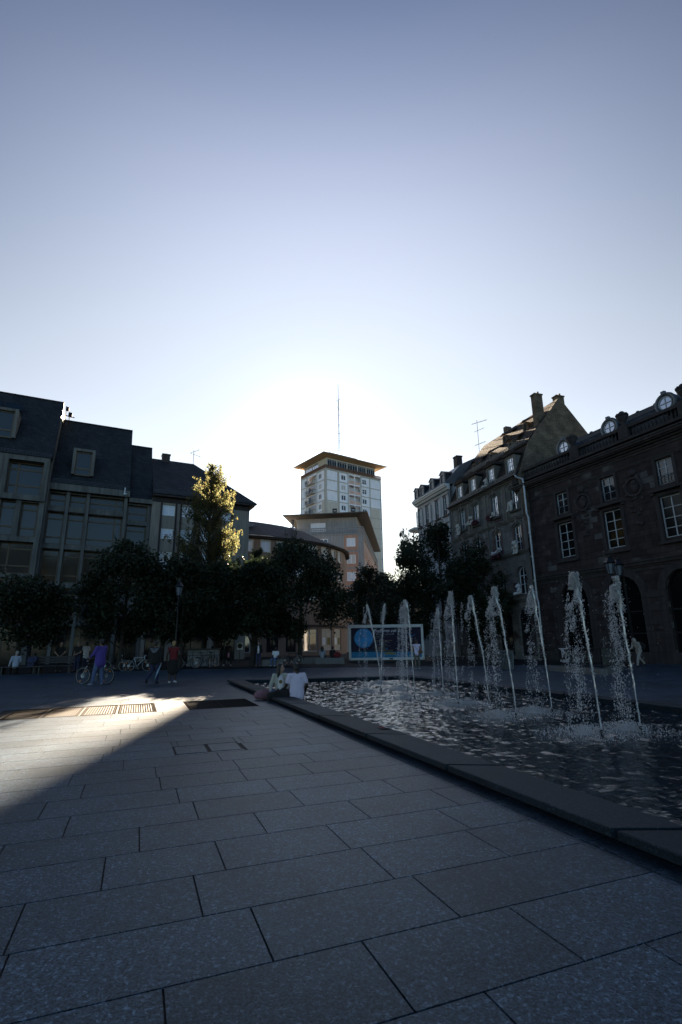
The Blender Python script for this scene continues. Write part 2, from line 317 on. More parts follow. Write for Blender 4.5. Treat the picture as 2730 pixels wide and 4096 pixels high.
# ------------------------------------------------------------------ ground, paving, pool (n = across the pool, t = along it)
PA = math.radians(21.3); E1 = V((-math.sin(PA), math.cos(PA), 0)); E2 = V((math.cos(PA), math.sin(PA), 0))
def W(n, t, z=0): p = E2*n + E1*t; return V((p.x, p.y, z))
def granite(name, dark, light, rough, seed=0):
    m, nt, N, L, b = newmat(name); co = objco(N, L)
    g = N.new('ShaderNodeNewGeometry')
    sp = N.new('ShaderNodeTexNoise'); sp.inputs['Scale'].default_value = 62; sp.inputs['Detail'].default_value = 6; sp.inputs['Roughness'].default_value = .8; L.new(co, sp.inputs['Vector'])
    vo = N.new('ShaderNodeTexNoise'); vo.inputs['Scale'].default_value = 44; vo.inputs['Detail'].default_value = 4; vo.inputs['Roughness'].default_value = .7; vo.inputs['Distortion'].default_value = .6; L.new(co, vo.inputs['Vector'])
    bl = N.new('ShaderNodeTexNoise'); bl.inputs['Scale'].default_value = .8; bl.inputs['Detail'].default_value = 7; bl.inputs['Roughness'].default_value = .65; L.new(co, bl.inputs['Vector'])
    mr = N.new('ShaderNodeMapRange'); mr.inputs[1].default_value = .41; mr.inputs[2].default_value = .60; L.new(sp.outputs[0], mr.inputs[0])
    c1 = N.new('ShaderNodeMix'); c1.data_type = 'RGBA'; c1.inputs[6].default_value = (*dark, 1); c1.inputs[7].default_value = (*light, 1); L.new(mr.outputs[0], c1.inputs[0])
    # pale feldspar flecks
    fl = N.new('ShaderNodeMapRange'); fl.inputs[1].default_value = .55; fl.inputs[2].default_value = .63; L.new(vo.outputs[0], fl.inputs[0])
    c2 = N.new('ShaderNodeMix'); c2.data_type = 'RGBA'; c2.inputs[7].default_value = (*[min(.6, c*2.1) for c in light], 1); L.new(fl.outputs[0], c2.inputs[0]); L.new(c1.outputs[2], c2.inputs[6])
    # tone of each slab and large stains
    t1 = N.new('ShaderNodeMapRange'); t1.inputs[3].default_value = .80; t1.inputs[4].default_value = 1.22; L.new(g.outputs['Random Per Island'], t1.inputs[0])
    t2 = N.new('ShaderNodeMapRange'); t2.inputs[1].default_value = .3; t2.inputs[2].default_value = .7; t2.inputs[3].default_value = .55; t2.inputs[4].default_value = 1.35; L.new(bl.outputs[0], t2.inputs[0])
    mu = N.new('ShaderNodeMath'); mu.operation = 'MULTIPLY'; L.new(t1.outputs[0], mu.inputs[0]); L.new(t2.outputs[0], mu.inputs[1])
    # old chewing-gum spots
    gu = N.new('ShaderNodeTexVoronoi'); gu.inputs['Scale'].default_value = 1.3; L.new(co, gu.inputs['Vector'])
    gs = N.new('ShaderNodeMapRange'); gs.inputs[1].default_value = .016; gs.inputs[2].default_value = .024; gs.inputs[3].default_value = .45; gs.inputs[4].default_value = 1; L.new(gu.outputs['Distance'], gs.inputs[0])
    m2 = N.new('ShaderNodeMath'); m2.operation = 'MULTIPLY'; L.new(mu.outputs[0], m2.inputs[0]); L.new(gs.outputs[0], m2.inputs[1])
    ml = N.new('ShaderNodeMix'); ml.data_type = 'RGBA'; ml.blend_type = 'MULTIPLY'; ml.inputs[0].default_value = 1
    L.new(c2.outputs[2], ml.inputs[6]); L.new(m2.outputs[0], ml.inputs[7]); L.new(ml.outputs[2], b.inputs['Base Color'])
    rg = N.new('ShaderNodeMapRange'); b.inputs['Specular IOR Level'].default_value = .24; b.inputs['Specular Tint'].default_value = (.42,.72,1,1); rg.inputs[3].default_value = rough - .1; rg.inputs[4].default_value = rough + .15; L.new(sp.outputs[0], rg.inputs[0]); L.new(rg.outputs[0], b.inputs['Roughness'])
    bp = N.new('ShaderNodeBump'); bp.inputs['Strength'].default_value = .45; bp.inputs['Distance'].default_value = .008
    L.new(sp.outputs[0], bp.inputs['Height']); L.new(bp.outputs[0], b.inputs['Normal'])
    return m
M['paver'] = granite('granite_slabs', (.003,.0058,.0095), (.058,.088,.126), .37)
M['kerb'] = granite('kerb_granite', (.005,.0078,.0105), (.015,.0205,.027), .62)
M['setts'] = brickmat('dark_stone_setts', (.012,.0125,.0135), (.020,.0205,.022), (.005,.005,.0055), .3, .15, .012, swap=False, rot=(0,0,PA), rough=.7)

KN0, KN1, TN1, TN2 = 3.50, 11.2, 22.0, 20.5           # pool outline: n range and far corners
g = MB().add([(-900,-300,0),(900,-300,0),(900,1500,0),(-900,1500,0)], [(0,1,2,3)])
struct(g.build('ground', M['setts']))
rs = random.Random(5)
sl = MB()
def slab(n0, n1, t0, t1, z=.012, gap=.0045):
    sl.add([W(n0+gap,t0+gap,z-.008),W(n1-gap,t0+gap,z-.008),W(n1-gap,t1-gap,z-.008),W(n0+gap,t1-gap,z-.008),
            W(n0+gap+.0012,t0+gap+.0012,z),W(n1-gap-.0012,t0+gap+.0012,z),W(n1-gap-.0012,t1-gap-.0012,z),W(n0+gap+.0012,t1-gap-.0012,z)],
           [(4,5,6,7),(0,1,5,4),(1,2,6,5),(2,3,7,6),(3,0,4,7)])
HOLES = [(-2.95,.55,13.62,15.57),(1.30,3.02,13.62,15.57),(.63,1.62,8.31,8.94)]
def laid(n0, n1, t0, t1):
    for a, b, c, d in HOLES:
        if n0 < b - .01 and n1 > a + .01 and t0 < d - .01 and t1 > c + .01:
            if n0 < a - .05: laid(n0, a, t0, t1)
            if n1 > b + .05: laid(b, n1, t0, t1)
            if t0 < c - .05: laid(max(n0, a), min(n1, b), t0, c)
            if t1 > d + .05: laid(max(n0, a), min(n1, b), d, t1)
            return
    slab(n0, n1, t0, t1)
ROW = .585; k = 0
for i in range(-8, 60):
    t0 = i*ROW + .02; t1 = t0 + ROW
    lim = 3.40 if t0 < TN1 - 1.2 else 40
    n = -34 + rs.random()*.9
    while n < lim:
        wd = rs.choice((.8, .95, 1.0, 1.0, 1.1, 1.25)); n1 = n + wd
        c = W((n + n1)/2, t0)
        ok = c.y > -4 and c.y < 33.5 - .02*c.x and abs(c.x) < 26
        if lim == 3.40:
            if n1 > lim - .35: n1 = lim
        if ok: laid(n, n1, t0, t1)
        n = n1 if n1 < lim else 99
    if t0 < TN1 - 1.2:
        laid(3.41, 3.64, t0, t1)                                     # narrow strip of setts along the kerb
        n = 11.5 + rs.random()*.5
        while n < 30:
            n1 = n + rs.choice((.9, 1.0, 1.2)); c = W((n + n1)/2, t0)
            if c.y > -4 and c.y < 33: slab(n, n1, t0, t1)
            n = n1
struct(sl.build('paving', M['paver']))

# kerb of the pool: overhanging coping slabs on a recessed plinth
kb = MB()
def kerb_run(p0, p1, q0, q1, step=2.3):
    """p = outer edge, q = inner edge"""
    ln = (p1 - p0).length; n = max(1, round(ln/step)); zt, zb = .145, .078
    for i in range(n):
        a, b = i/n + .0012, (i+1)/n - .0012
        o0, o1, i0, i1 = p0.lerp(p1,a), p0.lerp(p1,b), q0.lerp(q1,a), q0.lerp(q1,b)
        def ch(p, q, d): return p + (q - p).normalized()*d
        top = [ch(o0,i0,.01), ch(o1,i1,.01), ch(i1,o1,.01), ch(i0,o0,.01)]
        vs = [V((*p.xy, zb)) for p in (o0,o1,i1,i0)] + [V((*p.xy, zt-.008)) for p in (o0,o1,i1,i0)] + [V((*p.xy, zt)) for p in top]
        kb.add(vs, [(3,2,1,0),(0,1,5,4),(1,2,6,5),(2,3,7,6),(3,0,4,7),(4,5,9,8),(5,6,10,9),(6,7,11,10),(7,4,8,11),(8,9,10,11)])
    a0, a1, b0, b1 = p0.lerp(q0,.3), p1.lerp(q1,.3), p0.lerp(q0,.99), p1.lerp(q1,.99)
    kb.add([V((*p.xy, z)) for z in (.002, .083) for p in (a0,a1,b1,b0)], [(0,1,5,4),(1,2,6,5),(2,3,7,6),(3,0,4,7)])
A, B, Cc, D = W(KN0,-6), W(KN0,TN1), W(KN1,TN2), W(KN1,-6)
a, b, c, d = W(KN0+.56,-6), W(KN0+.56,TN1-.7), W(KN1-.5,TN2-.6), W(KN1-.5,-6)
kerb_run(A, B, a, b); kerb_run(B, Cc, b, c); kerb_run(D, Cc, d, c)
struct(kb.build('kerb', M['kerb']))
# water
m, nt, Nn, Ln, bs = newmat('fountain_water')
setp(bs, Roughness=.06, IOR=1.5); bs.inputs['Base Color'].default_value = (.012,.024,.036,1)
co = objco(Nn, Ln)
n1 = Nn.new('ShaderNodeTexNoise'); n1.inputs['Scale'].default_value = 16; n1.inputs['Detail'].default_value = 5; Ln.new(co, n1.inputs['Vector'])
bp = Nn.new('ShaderNodeBump'); bp.inputs['Strength'].default_value = .30; bp.inputs['Distance'].default_value = .03; Ln.new(n1.outputs[0], bp.inputs['Height']); Ln.new(bp.outputs[0], bs.inputs['Normal'])
M['water'] = m
JETS = [('A',1.20,17.07,.82,17.09,2.73),('B',1.44,20.17,1.65,20.15,2.95),('C',2.11,17.55,2.14,17.55,2.91),('D',1.96,14.81,1.86,14.82,2.62),('E',2.93,15.76,2.90,15.77,2.50),
        ('F',2.81,13.23,2.79,13.23,2.75),('G',3.61,13.42,3.36,13.48,2.67),('H',3.50,11.04,3.30,11.10,2.64),('I',4.45,11.60,4.31,11.65,2.72),('J',4.21,8.96,4.11,9.01,2.64),('K',5.05,9.32,5.00,9.35,2.63)]
wm_ = MB(); st = .042; nn = int((KN1-.48-KN0-.54)/st); tt = int((TN1-.65+1)/st)
def wave(p):
    q_ = .62 + .5*max(0, min(1, (p.y - 6)/8))       # livelier towards the far end where more jets fall
    h = q_*(.016*noise.noise(V((p.x*1.7, p.y*1.7, 3))) + .020*noise.noise(V((p.x*4.6+5, p.y*5.2, 1))) + .018*noise.noise(V((p.x*10+.5*math.sin(p.y*4), p.y*12, 7))) + .009*noise.noise(V((p.x*21, p.y*24, 2))))
    for j in JETS:
        dx, dy = p.x-j[1]+.25, p.y-j[2]+.1; rr_ = dx*dx+dy*dy
        if rr_ < 4: h += .014*math.cos(14*math.sqrt(rr_))*math.exp(-rr_*1.6)
    return h
for i in range(nn+1):
    for j in range(tt+1):
        n = KN0+.54 + (KN1-.48-KN0-.54)*i/nn; tmax = b.dot(E1) + (c.dot(E1)-b.dot(E1))*i/nn + .03
        p = W(n, -1 + (tmax+1)*j/tt); wm_.v.append((p.x, p.y, .022+wave(p)))
wm_.f = [(i*(tt+1)+j, (i+1)*(tt+1)+j, (i+1)*(tt+1)+j+1, i*(tt+1)+j+1) for i in range(nn) for j in range(tt)]
struct(wm_.build('water', M['water'], smooth=True))

# drain gratings
def grate(n0, n1, t0, t1, label):
    t = thing('drain_grate', label, 'grating', W((n0+n1)/2, (t0+t1)/2, 0), PA, 'drain gratings in the paving')
    a, b = (n1-n0)/2-.012, (t1-t0)/2-.012
    MB().box(-a, a, -b, b, .001, .004).build('pit_shade_plate', M['dark'], t)  # flat black plate on the ground, shade of the hollow put into its colour
    f = MB(); e = .03
    f.box(-a,a,-b,-b+e,.0045,.018); f.box(-a,a,b-e,b,.0045,.018); f.box(-a,-a+e,-b+e,b-e,.0045,.018); f.box(a-e,a,-b+e,b-e,.0045,.018)
    f.build('frame', M['grate_frame'], t)
    s = MB(); n = int((2*a-2*e)/.052)
    for i in range(n):
        x = -a+e + (2*a-2*e)*(i+.5)/n; s.box(x-.009, x+.009, -b+e, b-e, .0045, .017)
    s.build('bars', M['grate_bar'], t)
M['grate_bar'] = mat('rusty_grate_bars', (.030,.026,.022), .95, .3, 4, .1, spec=0); M['grate_frame'] = mat('grate_frame_steel', (.05,.045,.04), .95, .25, 4, .1, spec=0)
xs = [.55,-.34,-1.13,-1.92,-2.72]
lb = ['sunlit drain grating beside a bare strip of paving, next to the shaded pair', 'sunlit drain grating second from the shaded pair of gratings',
      'drain grating crossed by a soft tree shadow, third from the shaded pair', 'half shaded drain grating farthest from the pool']
for i in range(4): grate(xs[i+1]+.03, xs[i], 13.62, 15.57, lb[i])
grate(1.30, 2.15, 13.62, 15.57, 'drain grating with one corner in sunlight, farther from the pool of the shaded pair'); grate(2.17, 3.02, 13.62, 15.57, 'fully shaded drain grating nearest the seated couple')
for n0, n1, lab in ((.63,1.12,'stone topped inspection cover with a thick dark joint, farther from the pool'), (1.13,1.62,'stone topped inspection cover with a thick dark joint, nearer the pool')):
    t = thing('inspection_cover', lab, 'cover', W((n0+n1)/2, 8.625, 0), PA, 'inspection covers in the paving')
    a, b = (n1-n0)/2-.005, .31
    MB().box(-a,a,-b,b,.001,.006).build('frame', M['dark'], t); MB().box(-a+.022,a-.022,-b+.022,b-.022,.0065,.013).build('infill_slab', M['paver'], t)
# ------------------------------------------------------------------ facade tools (local x along the front, y into the building, z up)
def arcpts(xa, xb, zs, rise, n=10):
    """points of an arch from (xa,zs) to (xb,zs) with the given rise"""
    w = (xb-xa)/2; R = (w*w + rise*rise)/(2*rise); cz = zs + rise - R; a0 = math.asin(min(1, w/R))
    if rise > w: a0 = PI - a0
    return [((xa+xb)/2 + R*math.sin(-a0 + 2*a0*i/n), cz + R*math.cos(-a0 + 2*a0*i/n)) for i in range(n+1)]
def wall(mb, x0, x1, z0, z1, ops, dep=.28, y=0., f=None):
    """wall skin with real openings; ops = (xa, xb, za, zb[, rise]); f maps (x, y, z) to a bent wall"""
    f = f or (lambda x, yy, z: (x, yy, z))
    X = sorted({x0, x1, *[o[0] for o in ops], *[o[1] for o in ops]}); Z = sorted({z0, z1, *[o[2] for o in ops], *[o[3] for o in ops]})
    X = [q for q in X if x0 <= q <= x1]; Z = [q for q in Z if z0 <= q <= z1]
    for i in range(len(X)-1):
        for j in range(len(Z)-1):
            cx, cz = (X[i]+X[i+1])/2, (Z[j]+Z[j+1])/2
            if any(o[0] < cx < o[1] and o[2] < cz < o[3] for o in ops): continue
            mb.add([f(X[i],y,Z[j]), f(X[i+1],y,Z[j]), f(X[i+1],y,Z[j+1]), f(X[i],y,Z[j+1])], [(0,1,2,3)])
    for o in ops:
        xa, xb, za, zb = o[:4]; rise = o[4] if len(o) > 4 else 0
        zs = zb - rise
        def q(a, b_): mb.add([f(a[0],y,a[1]), f(b_[0],y,b_[1]), f(b_[0],y+dep,b_[1]), f(a[0],y+dep,a[1])], [(0,1,2,3)])
        q((xa,za),(xa,zs)); q((xb,zs),(xb,za)); q((xb,za),(xa,za))
        if rise:
            P = arcpts(xa, xb, zs, rise)
            for a, b_ in zip(P, P[1:]):
                q(a, b_); mb.add([f(a[0],y,a[1]), f(b_[0],y,b_[1]), f(b_[0],y,zb), f(a[0],y,zb)], [(0,1,2,3)])
        else: q((xa,zb),(xb,zb))
def win(parent, xa, xb, za, zb, rise=0, y=.16, fm='white', gm='glass', v=(.5,), h=(.5,), fr=.07, bar=.045, name='window', f=None, thick=.05, glassy=None):
    """window frame with bars (a part) and its pane (a sub-part)"""
    mb = MB(); zs = zb - rise
    def bx(x0, x1, z0, z1, y0=y, y1=y+thick):
        if f:
            vs = [f(*p) for p in ((x0,y0,z0),(x1,y0,z0),(x1,y1,z0),(x0,y1,z0),(x0,y0,z1),(x1,y0,z1),(x1,y1,z1),(x0,y1,z1))]
            mb.add(vs, [(3,2,1,0),(4,5,6,7),(0,1,5,4),(1,2,6,5),(2,3,7,6),(3,0,4,7)])
        else: mb.box(x0, x1, y0, y1, z0, z1)
    bx(xa, xa+fr, za, zs); bx(xb-fr, xb, za, zs); bx(xa+fr, xb-fr, za, za+fr)
    if rise:
        P = arcpts(xa, xb, zs, rise); Q = arcpts(xa+fr, xb-fr, zs, max(.02, rise-fr*.6))
        for i in range(len(P)-1):
            vs = [(p[0], yy, p[1]) for yy in (y, y+thick) for p in (P[i], P[i+1], Q[i+1], Q[i])]
            mb.add(vs, [(0,1,2,3),(7,6,5,4),(0,3,7,4),(3,2,6,7),(1,0,4,5),(2,1,5,6)])
    else: bx(xa+fr, xb-fr, zb-fr, zb)
    W_ = xb - xa; H_ = zb - za
    for q in v:
        wd = bar*1.5 if abs(q-.5) < .01 else bar
        bx(xa+W_*q-wd/2, xa+W_*q+wd/2, za+fr+.002, zb-fr-.002 if not rise else zb-fr*.8, y-.008)
    vv = [0] + sorted(v) + [1]
    for q in h:
        for i in range(len(vv)-1):
            a0 = xa + (fr if i == 0 else W_*vv[i] + bar*.75); a1 = xa + (W_ - fr if i == len(vv)-2 else W_*vv[i+1] - bar*.75)
            bx(a0, a1, za+H_*q-bar/2, za+H_*q+bar/2, y+.004)
    o = mb.build(name, M[fm], parent)
    p = MB(); yy = y + thick*.7
    ff = f or (lambda *a: a)
    p.add([ff(xa+.01,yy,za+.01), ff(xb-.01,yy,za+.01), ff(xb-.01,yy,zb-.01), ff(xa+.01,yy,zb-.01)], [(0,1,2,3)])
    p.build('pane', M[gm], o)
    return o
def ledge(mb, x0, x1, z0, z1, out, y=0):
    mb.box(x0, x1, y-out, y+.02, z0, z1)
def cornice(mb, x0, x1, z, prof, y=0):
    """stack of mouldings: prof = (height, projection)"""
    for h, p in prof: mb.box(x0-p*.0, x1, y-p, y+.03, z, z+h); z += h
    return z

# ================================================================== red sandstone palace on the right
aub = thing('sandstone_palace', 'long dark red sandstone building with roof balustrade and round dormers, beside the fountain', 'building', (15.67,43.25,0), math.radians(-66))
XE = 34
CX = [4.6 + 4.22*i for i in range(7)]
ops = []
for x in CX:
    ops += [(x-.56,x+.56,11.2,12.9), (x-.72,x+.72,7.75,10.45), (x-1.25,x+1.25,.25,5.75,1.2)]
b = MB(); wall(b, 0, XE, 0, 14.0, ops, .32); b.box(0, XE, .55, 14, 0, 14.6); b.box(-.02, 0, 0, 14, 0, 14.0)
b.build('wall', M['aub_stone'], aub)
tr = MB()
cornice(tr, -.1, XE, 13.75, [(.18,.06),(.16,.14),(.14,.3),(.1,.5),(.16,.62),(.1,.7)])
cornice(tr, -.05, XE, 13.05, [(.1,.06),(.08,.1)])
cornice(tr, -.05, XE, 6.15, [(.14,.08),(.2,.2),(.12,.28)]); cornice(tr, -.03, XE, 5.92, [(.2,.05)])
tr.box(-.04, .6, -.07, .02, .002, 5.9); tr.box(-.04, XE, -.09, .02, .002, .7)
for x in CX:
    # frames, ledge above the first floor, sills, keystones
    for s in (-1, 1):
        tr.box(x+s*.72-(.24 if s < 0 else 0), x+s*.72+(.24 if s > 0 else 0), -.07, .02, 7.55, 10.5)
        tr.box(x+s*.56-(.2 if s < 0 else 0), x+s*.56+(.2 if s > 0 else 0), -.06, .02, 11.05, 12.95)
        tr.box(x+s*1.0-.12, x+s*1.0+.12, -.2, .02, 10.62, 10.78)
    tr.box(x-1.0, x+1.0, -.075, .02, 10.505, 10.62); tr.box(x-1.12, x+1.12, -.3, .02, 10.785, 10.93)
    tr.box(x-.8, x+.8, -.065, .02, 12.955, 13.045); tr.box(x-1.02, x+1.02, -.16, .02, 7.38, 7.545); tr.box(x-.78, x+.78, -.14, .02, 10.935, 11.045)
    P = arcpts(x-1.25, x+1.25, 4.55, 1.2, 9); Q = arcpts(x-1.75, x+1.75, 4.55, 1.72, 9)
    for i in range(9):
        if i == 4: continue
        vs = [(p[0]*.995+q_[0]*.005, yy, p[1]) for yy in (-.075, .02) for p, q_ in ((P[i],P[i]),(P[i+1],P[i+1]),(Q[i+1],Q[i+1]),(Q[i],Q[i]))]
        tr.add(vs, [(0,1,2,3),(0,4,5,1),(1,5,6,2),(2,6,7,3),(3,7,4,0)])
    tr.prism([(x-.2,-.16,5.7),(x+.2,-.16,5.7),(x+.3,-.16,6.14),(x-.3,-.16,6.14)], (0,-.16,0), (0,.02,0))
    # channelled blocks of the pier
    for k in range(9):
        for s in (-1, 1):
            z = .72 + k*.43; wd = .55 if k % 2 else .85
            xa = x + s*1.26; tr.box(min(xa, xa+s*wd), max(xa, xa+s*wd), -.05, .02, z, z+.40)
tr.build('stone_trim', M['aub_trim'], aub)
# relief panels between the windows
for i in range(6):
    x = (CX[i]+CX[i+1])/2 - .15; r = MB()
    r.torus((x,-.04,11.6), .62, .09, n=28, m=8)
    r.ell((x+.05,-.02,11.62), (.3,.12,.42)); r.ell((x+.08,-.06,11.9), (.17,.14,.2)); r.ell((x,-.02,12.62), (.34,.16,.26))
    q = random.Random(i)
    for k in range(34):
        a = q.uniform(-.9, .9); z = q.uniform(9.0, 13.0); lim = .85*(1-abs(z-11.6)/3.4)
        if ((x+a*lim-x)**2 + (z-11.6)**2) > .42: r.ell((x+a*lim, -.02, z), (q.uniform(.06,.15), .07, q.uniform(.06,.16)), 7, 5)
    r.build('relief_medallion', M['aub_trim'], aub, True)
for x in CX:
    win(aub, x-.56, x+.56, 11.2, 12.9, fm='white_worn', v=(.5,), h=(.36,.68), gm='glass' )
    win(aub, x-.72, x+.72, 7.75, 10.45, fm='white_worn', gm='glass_dark', v=(.5,), h=(.235,.47,.72), fr=.08)
    win(aub, x-1.25, x+1.25, .25, 5.75, 1.2, fm='black_metal', gm='glass_dark', v=(.5,), h=(.3,.56), fr=.1, bar=.1, y=.22, name='arched_window')
    gr = MB()                                                        # curled railings of the upper windows
    for z in (11.26, 11.78): gr.box(x-.55, x+.55, .02, .05, z, z+.03)
    for k in range(5):
        xx = x-.44+.22*k; gr.torus((xx,.035,11.52), .1, .013, n=12, m=4); gr.box(xx-.11-.008, xx-.11+.008, .027, .043, 11.29, 11.78)
    gr.build('window_railing', M['black_metal'], aub)
# balustrade
bl = MB(); bl.box(-.2, XE, -.45, -.05, 14.85, 15.06); bl.box(-.2, XE, -.42, -.08, 15.70, 15.92)
px = [0.2] + [c + 2.1 for c in CX]
for x in px: bl.box(x-.36, x+.36, -.48, -.02, 15.06, 16.0)
x = .75
while x < XE:
    if all(abs(x-p) > .5 for p in px): bl.lathe([(.06,15.06),(.06,15.12),(.085,15.25),(.095,15.36),(.05,15.52),(.04,15.6),(.07,15.66),(.07,15.70)], (x,-.25,0), 8)
    x += .27
stuff_o = bl.build('balustrade', M['aub_dark'], aub)
for x in (6.5, 10.9, 15.2, 19.6):
    u = MB(); u.lathe([(.12,16),(.2,16.05),(.1,16.15),(.22,16.35),(.38,16.6),(.36,16.72),(.2,16.8),(.26,16.95),(.12,17.1)], (x,-.25,0), 10)
    for k in range(10): a = 2*PI*k/10; u.ell((x+.33*math.cos(a), -.25+.33*math.sin(a), 16.8), (.11,.11,.14), 6, 4)
    u.build('stone_urn', M['aub_dark'], aub, True)
# mansard roof with round dormers
rf = MB()
y0, y1, zb, zt = .6, 2.0, 14.6, 17.5
rf.add([(2.2,y0,zb),(XE,y0,zb),(XE,y1,zt),(5.0,y1,zt),(5.0,10,zt),(2.2,12,zb),(XE,10,zt)], [(0,1,2,3),(0,3,4,5),(3,2,6,4)])
rf.build('roof', M['slate2'], aub)
rl = MB(); rl.tube([(5.0,y1,zt+.02),(XE,y1,zt+.02)], .12, 8); rl.tube([(2.2,y0,zb),(5.0,y1,zt)], .1, 8); rl.box(5.0, XE, y1-.2, y1+.15, zt-.32, zt-.06)
x = 5.2
while x < XE: rl.ell((x,y1,zt+.1), (.16,.16,.12), 8, 5); x += 1.35
rl.build('roof_ridge_roll', M['zinc_dark'], aub)
for x in [c+.75 for c in CX]:
    z = 16.5; dm = MB()
    dm.cyl((x,.15,z), (x,1.9,z), .70, n=28); dd = dm.build('round_dormer', M['zinc_dark'], aub)
    rg = MB(); rg.torus((x,.12,z), .63, .11, n=32, m=8); rg.torus((x,.10,z), .47, .05, n=32, m=6); rg.box(x-.14,x+.12,-.02,.2,z+.62,z+.84)
    rg.build('dormer_surround', M['zinc'], dd)
    gl = MB(); gl.cyl((x,.14,z),(x,.12,z), .45, n=28); gl.build('pane', M['glass_bright'], dd)
    fb = MB(); fb.torus((x,.09,z), .43, .03, n=28, m=6); fb.box(x-.02,x+.02,.07,.11,z-.43,z+.43); fb.box(x-.43,x-.021,.072,.108,z-.02,z+.02); fb.box(x+.021,x+.43,.072,.108,z-.02,z+.02)
    fb.build('window_frame', M['white_worn'], dd)

# ================================================================== grey stone house with the plush bears
ted = thing('stone_town_house', 'grey stone town house with steep tiled mansard roof and plush bears at its arched windows', 'building', (12.04,54.07,0), math.radians(-72.4))
TX = [2.3, 4.87, 8.08, 11.08]; X1 = 12.25
ops = []
for x in TX:
    ops += [(x-.5,x+.5,12.8,14.85,.16), (x-.52,x+.52,9.1,11.35,.16), (x-.55,x+.55,5.35,7.65,.5)]
    ops += [(x-1.0,x+1.0,.3,4.3,.7)]
b = MB(); wall(b, 0, X1, 0, 15.5, ops, .26); b.box(0, X1, .5, 9, 0, 15.5)
b.build('wall', M['ted_stone'], ted)
t = MB(); cornice(t, 0, X1, 15.2, [(.12,.08),(.14,.2),(.12,.36)]); cornice(t, 0, X1, 11.75, [(.1,.06),(.12,.14),(.06,.2)]); cornice(t, 0, X1, 8.72, [(.12,.08),(.14,.18),(.06,.25)]); cornice(t, 0, X1, 4.75, [(.14,.1),(.12,.22)])
for x in (0.12, 3.45, 6.5, 9.65, X1-.12): t.box(x-.22, x+.22, -.07, .02, 11.98, 15.19)
for x in (0.12, 6.5, X1-.12): t.box(x-.24, x+.24, -.08, .02, 5.02, 8.70); t.box(x-.24, x+.24, -.075, .02, 9.05, 11.74)
jr = MB()
for x in TX:
    for s in (-1, 1):
        t.box(x+s*.5-(.2 if s < 0 else 0), x+s*.5+(.2 if s > 0 else 0), -.055, .02, 12.72, 14.75)
        MB().box(x+s*.52-(.2 if s < 0 else 0), x+s*.52+(.2 if s > 0 else 0), -.055, .02, 9.05, 11.2).build('window_jamb', M['ted_red'], ted)
        t.box(x+s*.9-.03, x+s*.9+.03, -.035, .02, 12.2, 15.15)
    for (xa, xb, zs, rise) in ((x-.52,x+.52,14.69,.16),(x-.55,x+.55,11.2,.18)):
        P = arcpts(xa-.2, xb+.2, zs, rise+.2, 8); Q = arcpts(xa-.2, xb+.2, zs+.16, rise+.22, 8)
        for i in range(8): t.prism([(P[i][0],-.1,P[i][1]),(P[i+1][0],-.1,P[i+1][1]),(Q[i+1][0],-.1,Q[i+1][1]),(Q[i][0],-.1,Q[i][1])], (0,-.1,0), (0,.02,0))
        t.prism([(x-.1,-.15,zs+rise+.02),(x+.1,-.15,zs+rise+.02),(x+.15,-.15,zs+rise+.5),(x-.15,-.15,zs+rise+.5)], (0,-.15,0), (0,.02,0))
    P = arcpts(x-.62, x+.62, 7.15, .56, 10); Q = arcpts(x-.95, x+.95, 7.15, .95, 10)
    for i in range(10): t.prism([(P[i][0],-.09,P[i][1]),(P[i+1][0],-.09,P[i+1][1]),(Q[i+1][0],-.09,Q[i+1][1]),(Q[i][0],-.09,Q[i][1])], (0,-.09,0), (0,.02,0))
    t.box(x-.75, x+.75, -.2, .02, 12.55, 12.70); t.box(x-.75, x+.75, -.2, .02, 8.98, 9.045)
t.build('stone_trim', M['ted_trim'], ted)
for i, x in enumerate(TX):
    win(ted, x-.5, x+.5, 12.8, 14.85, .16, fm='white', gm='glass_bright', v=(.5,), h=(.3,.62), fr=.07, bar=.04)
    o = win(ted, x-.52, x+.52, 9.1, 11.35, .16, fm='white', v=(.5,), h=(.34,.64), fr=.07, bar=.04)
    win(ted, x-.55, x+.55, 5.35, 7.65, .5, fm='white', v=(.5,), h=(.36,.68), fr=.07, bar=.04)
    win(ted, x-1.0, x+1.0, .3, 4.3, .7, fm='black_metal', gm='glass', v=(.5,), h=(.7,), fr=.1, name='shop_window')
    for z in (12.75, 9.1):
        gr = MB()
        for zz in (z+.05, z+.42): gr.box(x-.5, x+.5, -.16, -.135, zz, zz+.025)
        for k in range(9): xx = x-.48+.12*k; gr.box(xx-.008, xx+.008, -.156, -.14, z+.075, z+.42)
        for k in range(4): gr.torus((x-.36+.24*k,-.15,z+.24), .08, .012, n=10, m=4)
        gr.build('window_railing', M['black_metal'], ted)
# warm lamp seen through a first floor window
lw = MB(); lw.add([(8.28,.185,10.72),(8.52,.185,10.72),(8.52,.185,11.2),(8.28,.185,11.22)], [(0,1,2,3)])
mm, nt_, Nq, Lq, bq = newmat('lit_room'); bq.inputs['Base Color'].default_value = (.4,.25,.1,1); bq.inputs['Emission Color'].default_value = (1,.55,.2,1); bq.inputs['Emission Strength'].default_value = .28
M['lit'] = mm; lw.build('lit_window_pane', mm, ted)
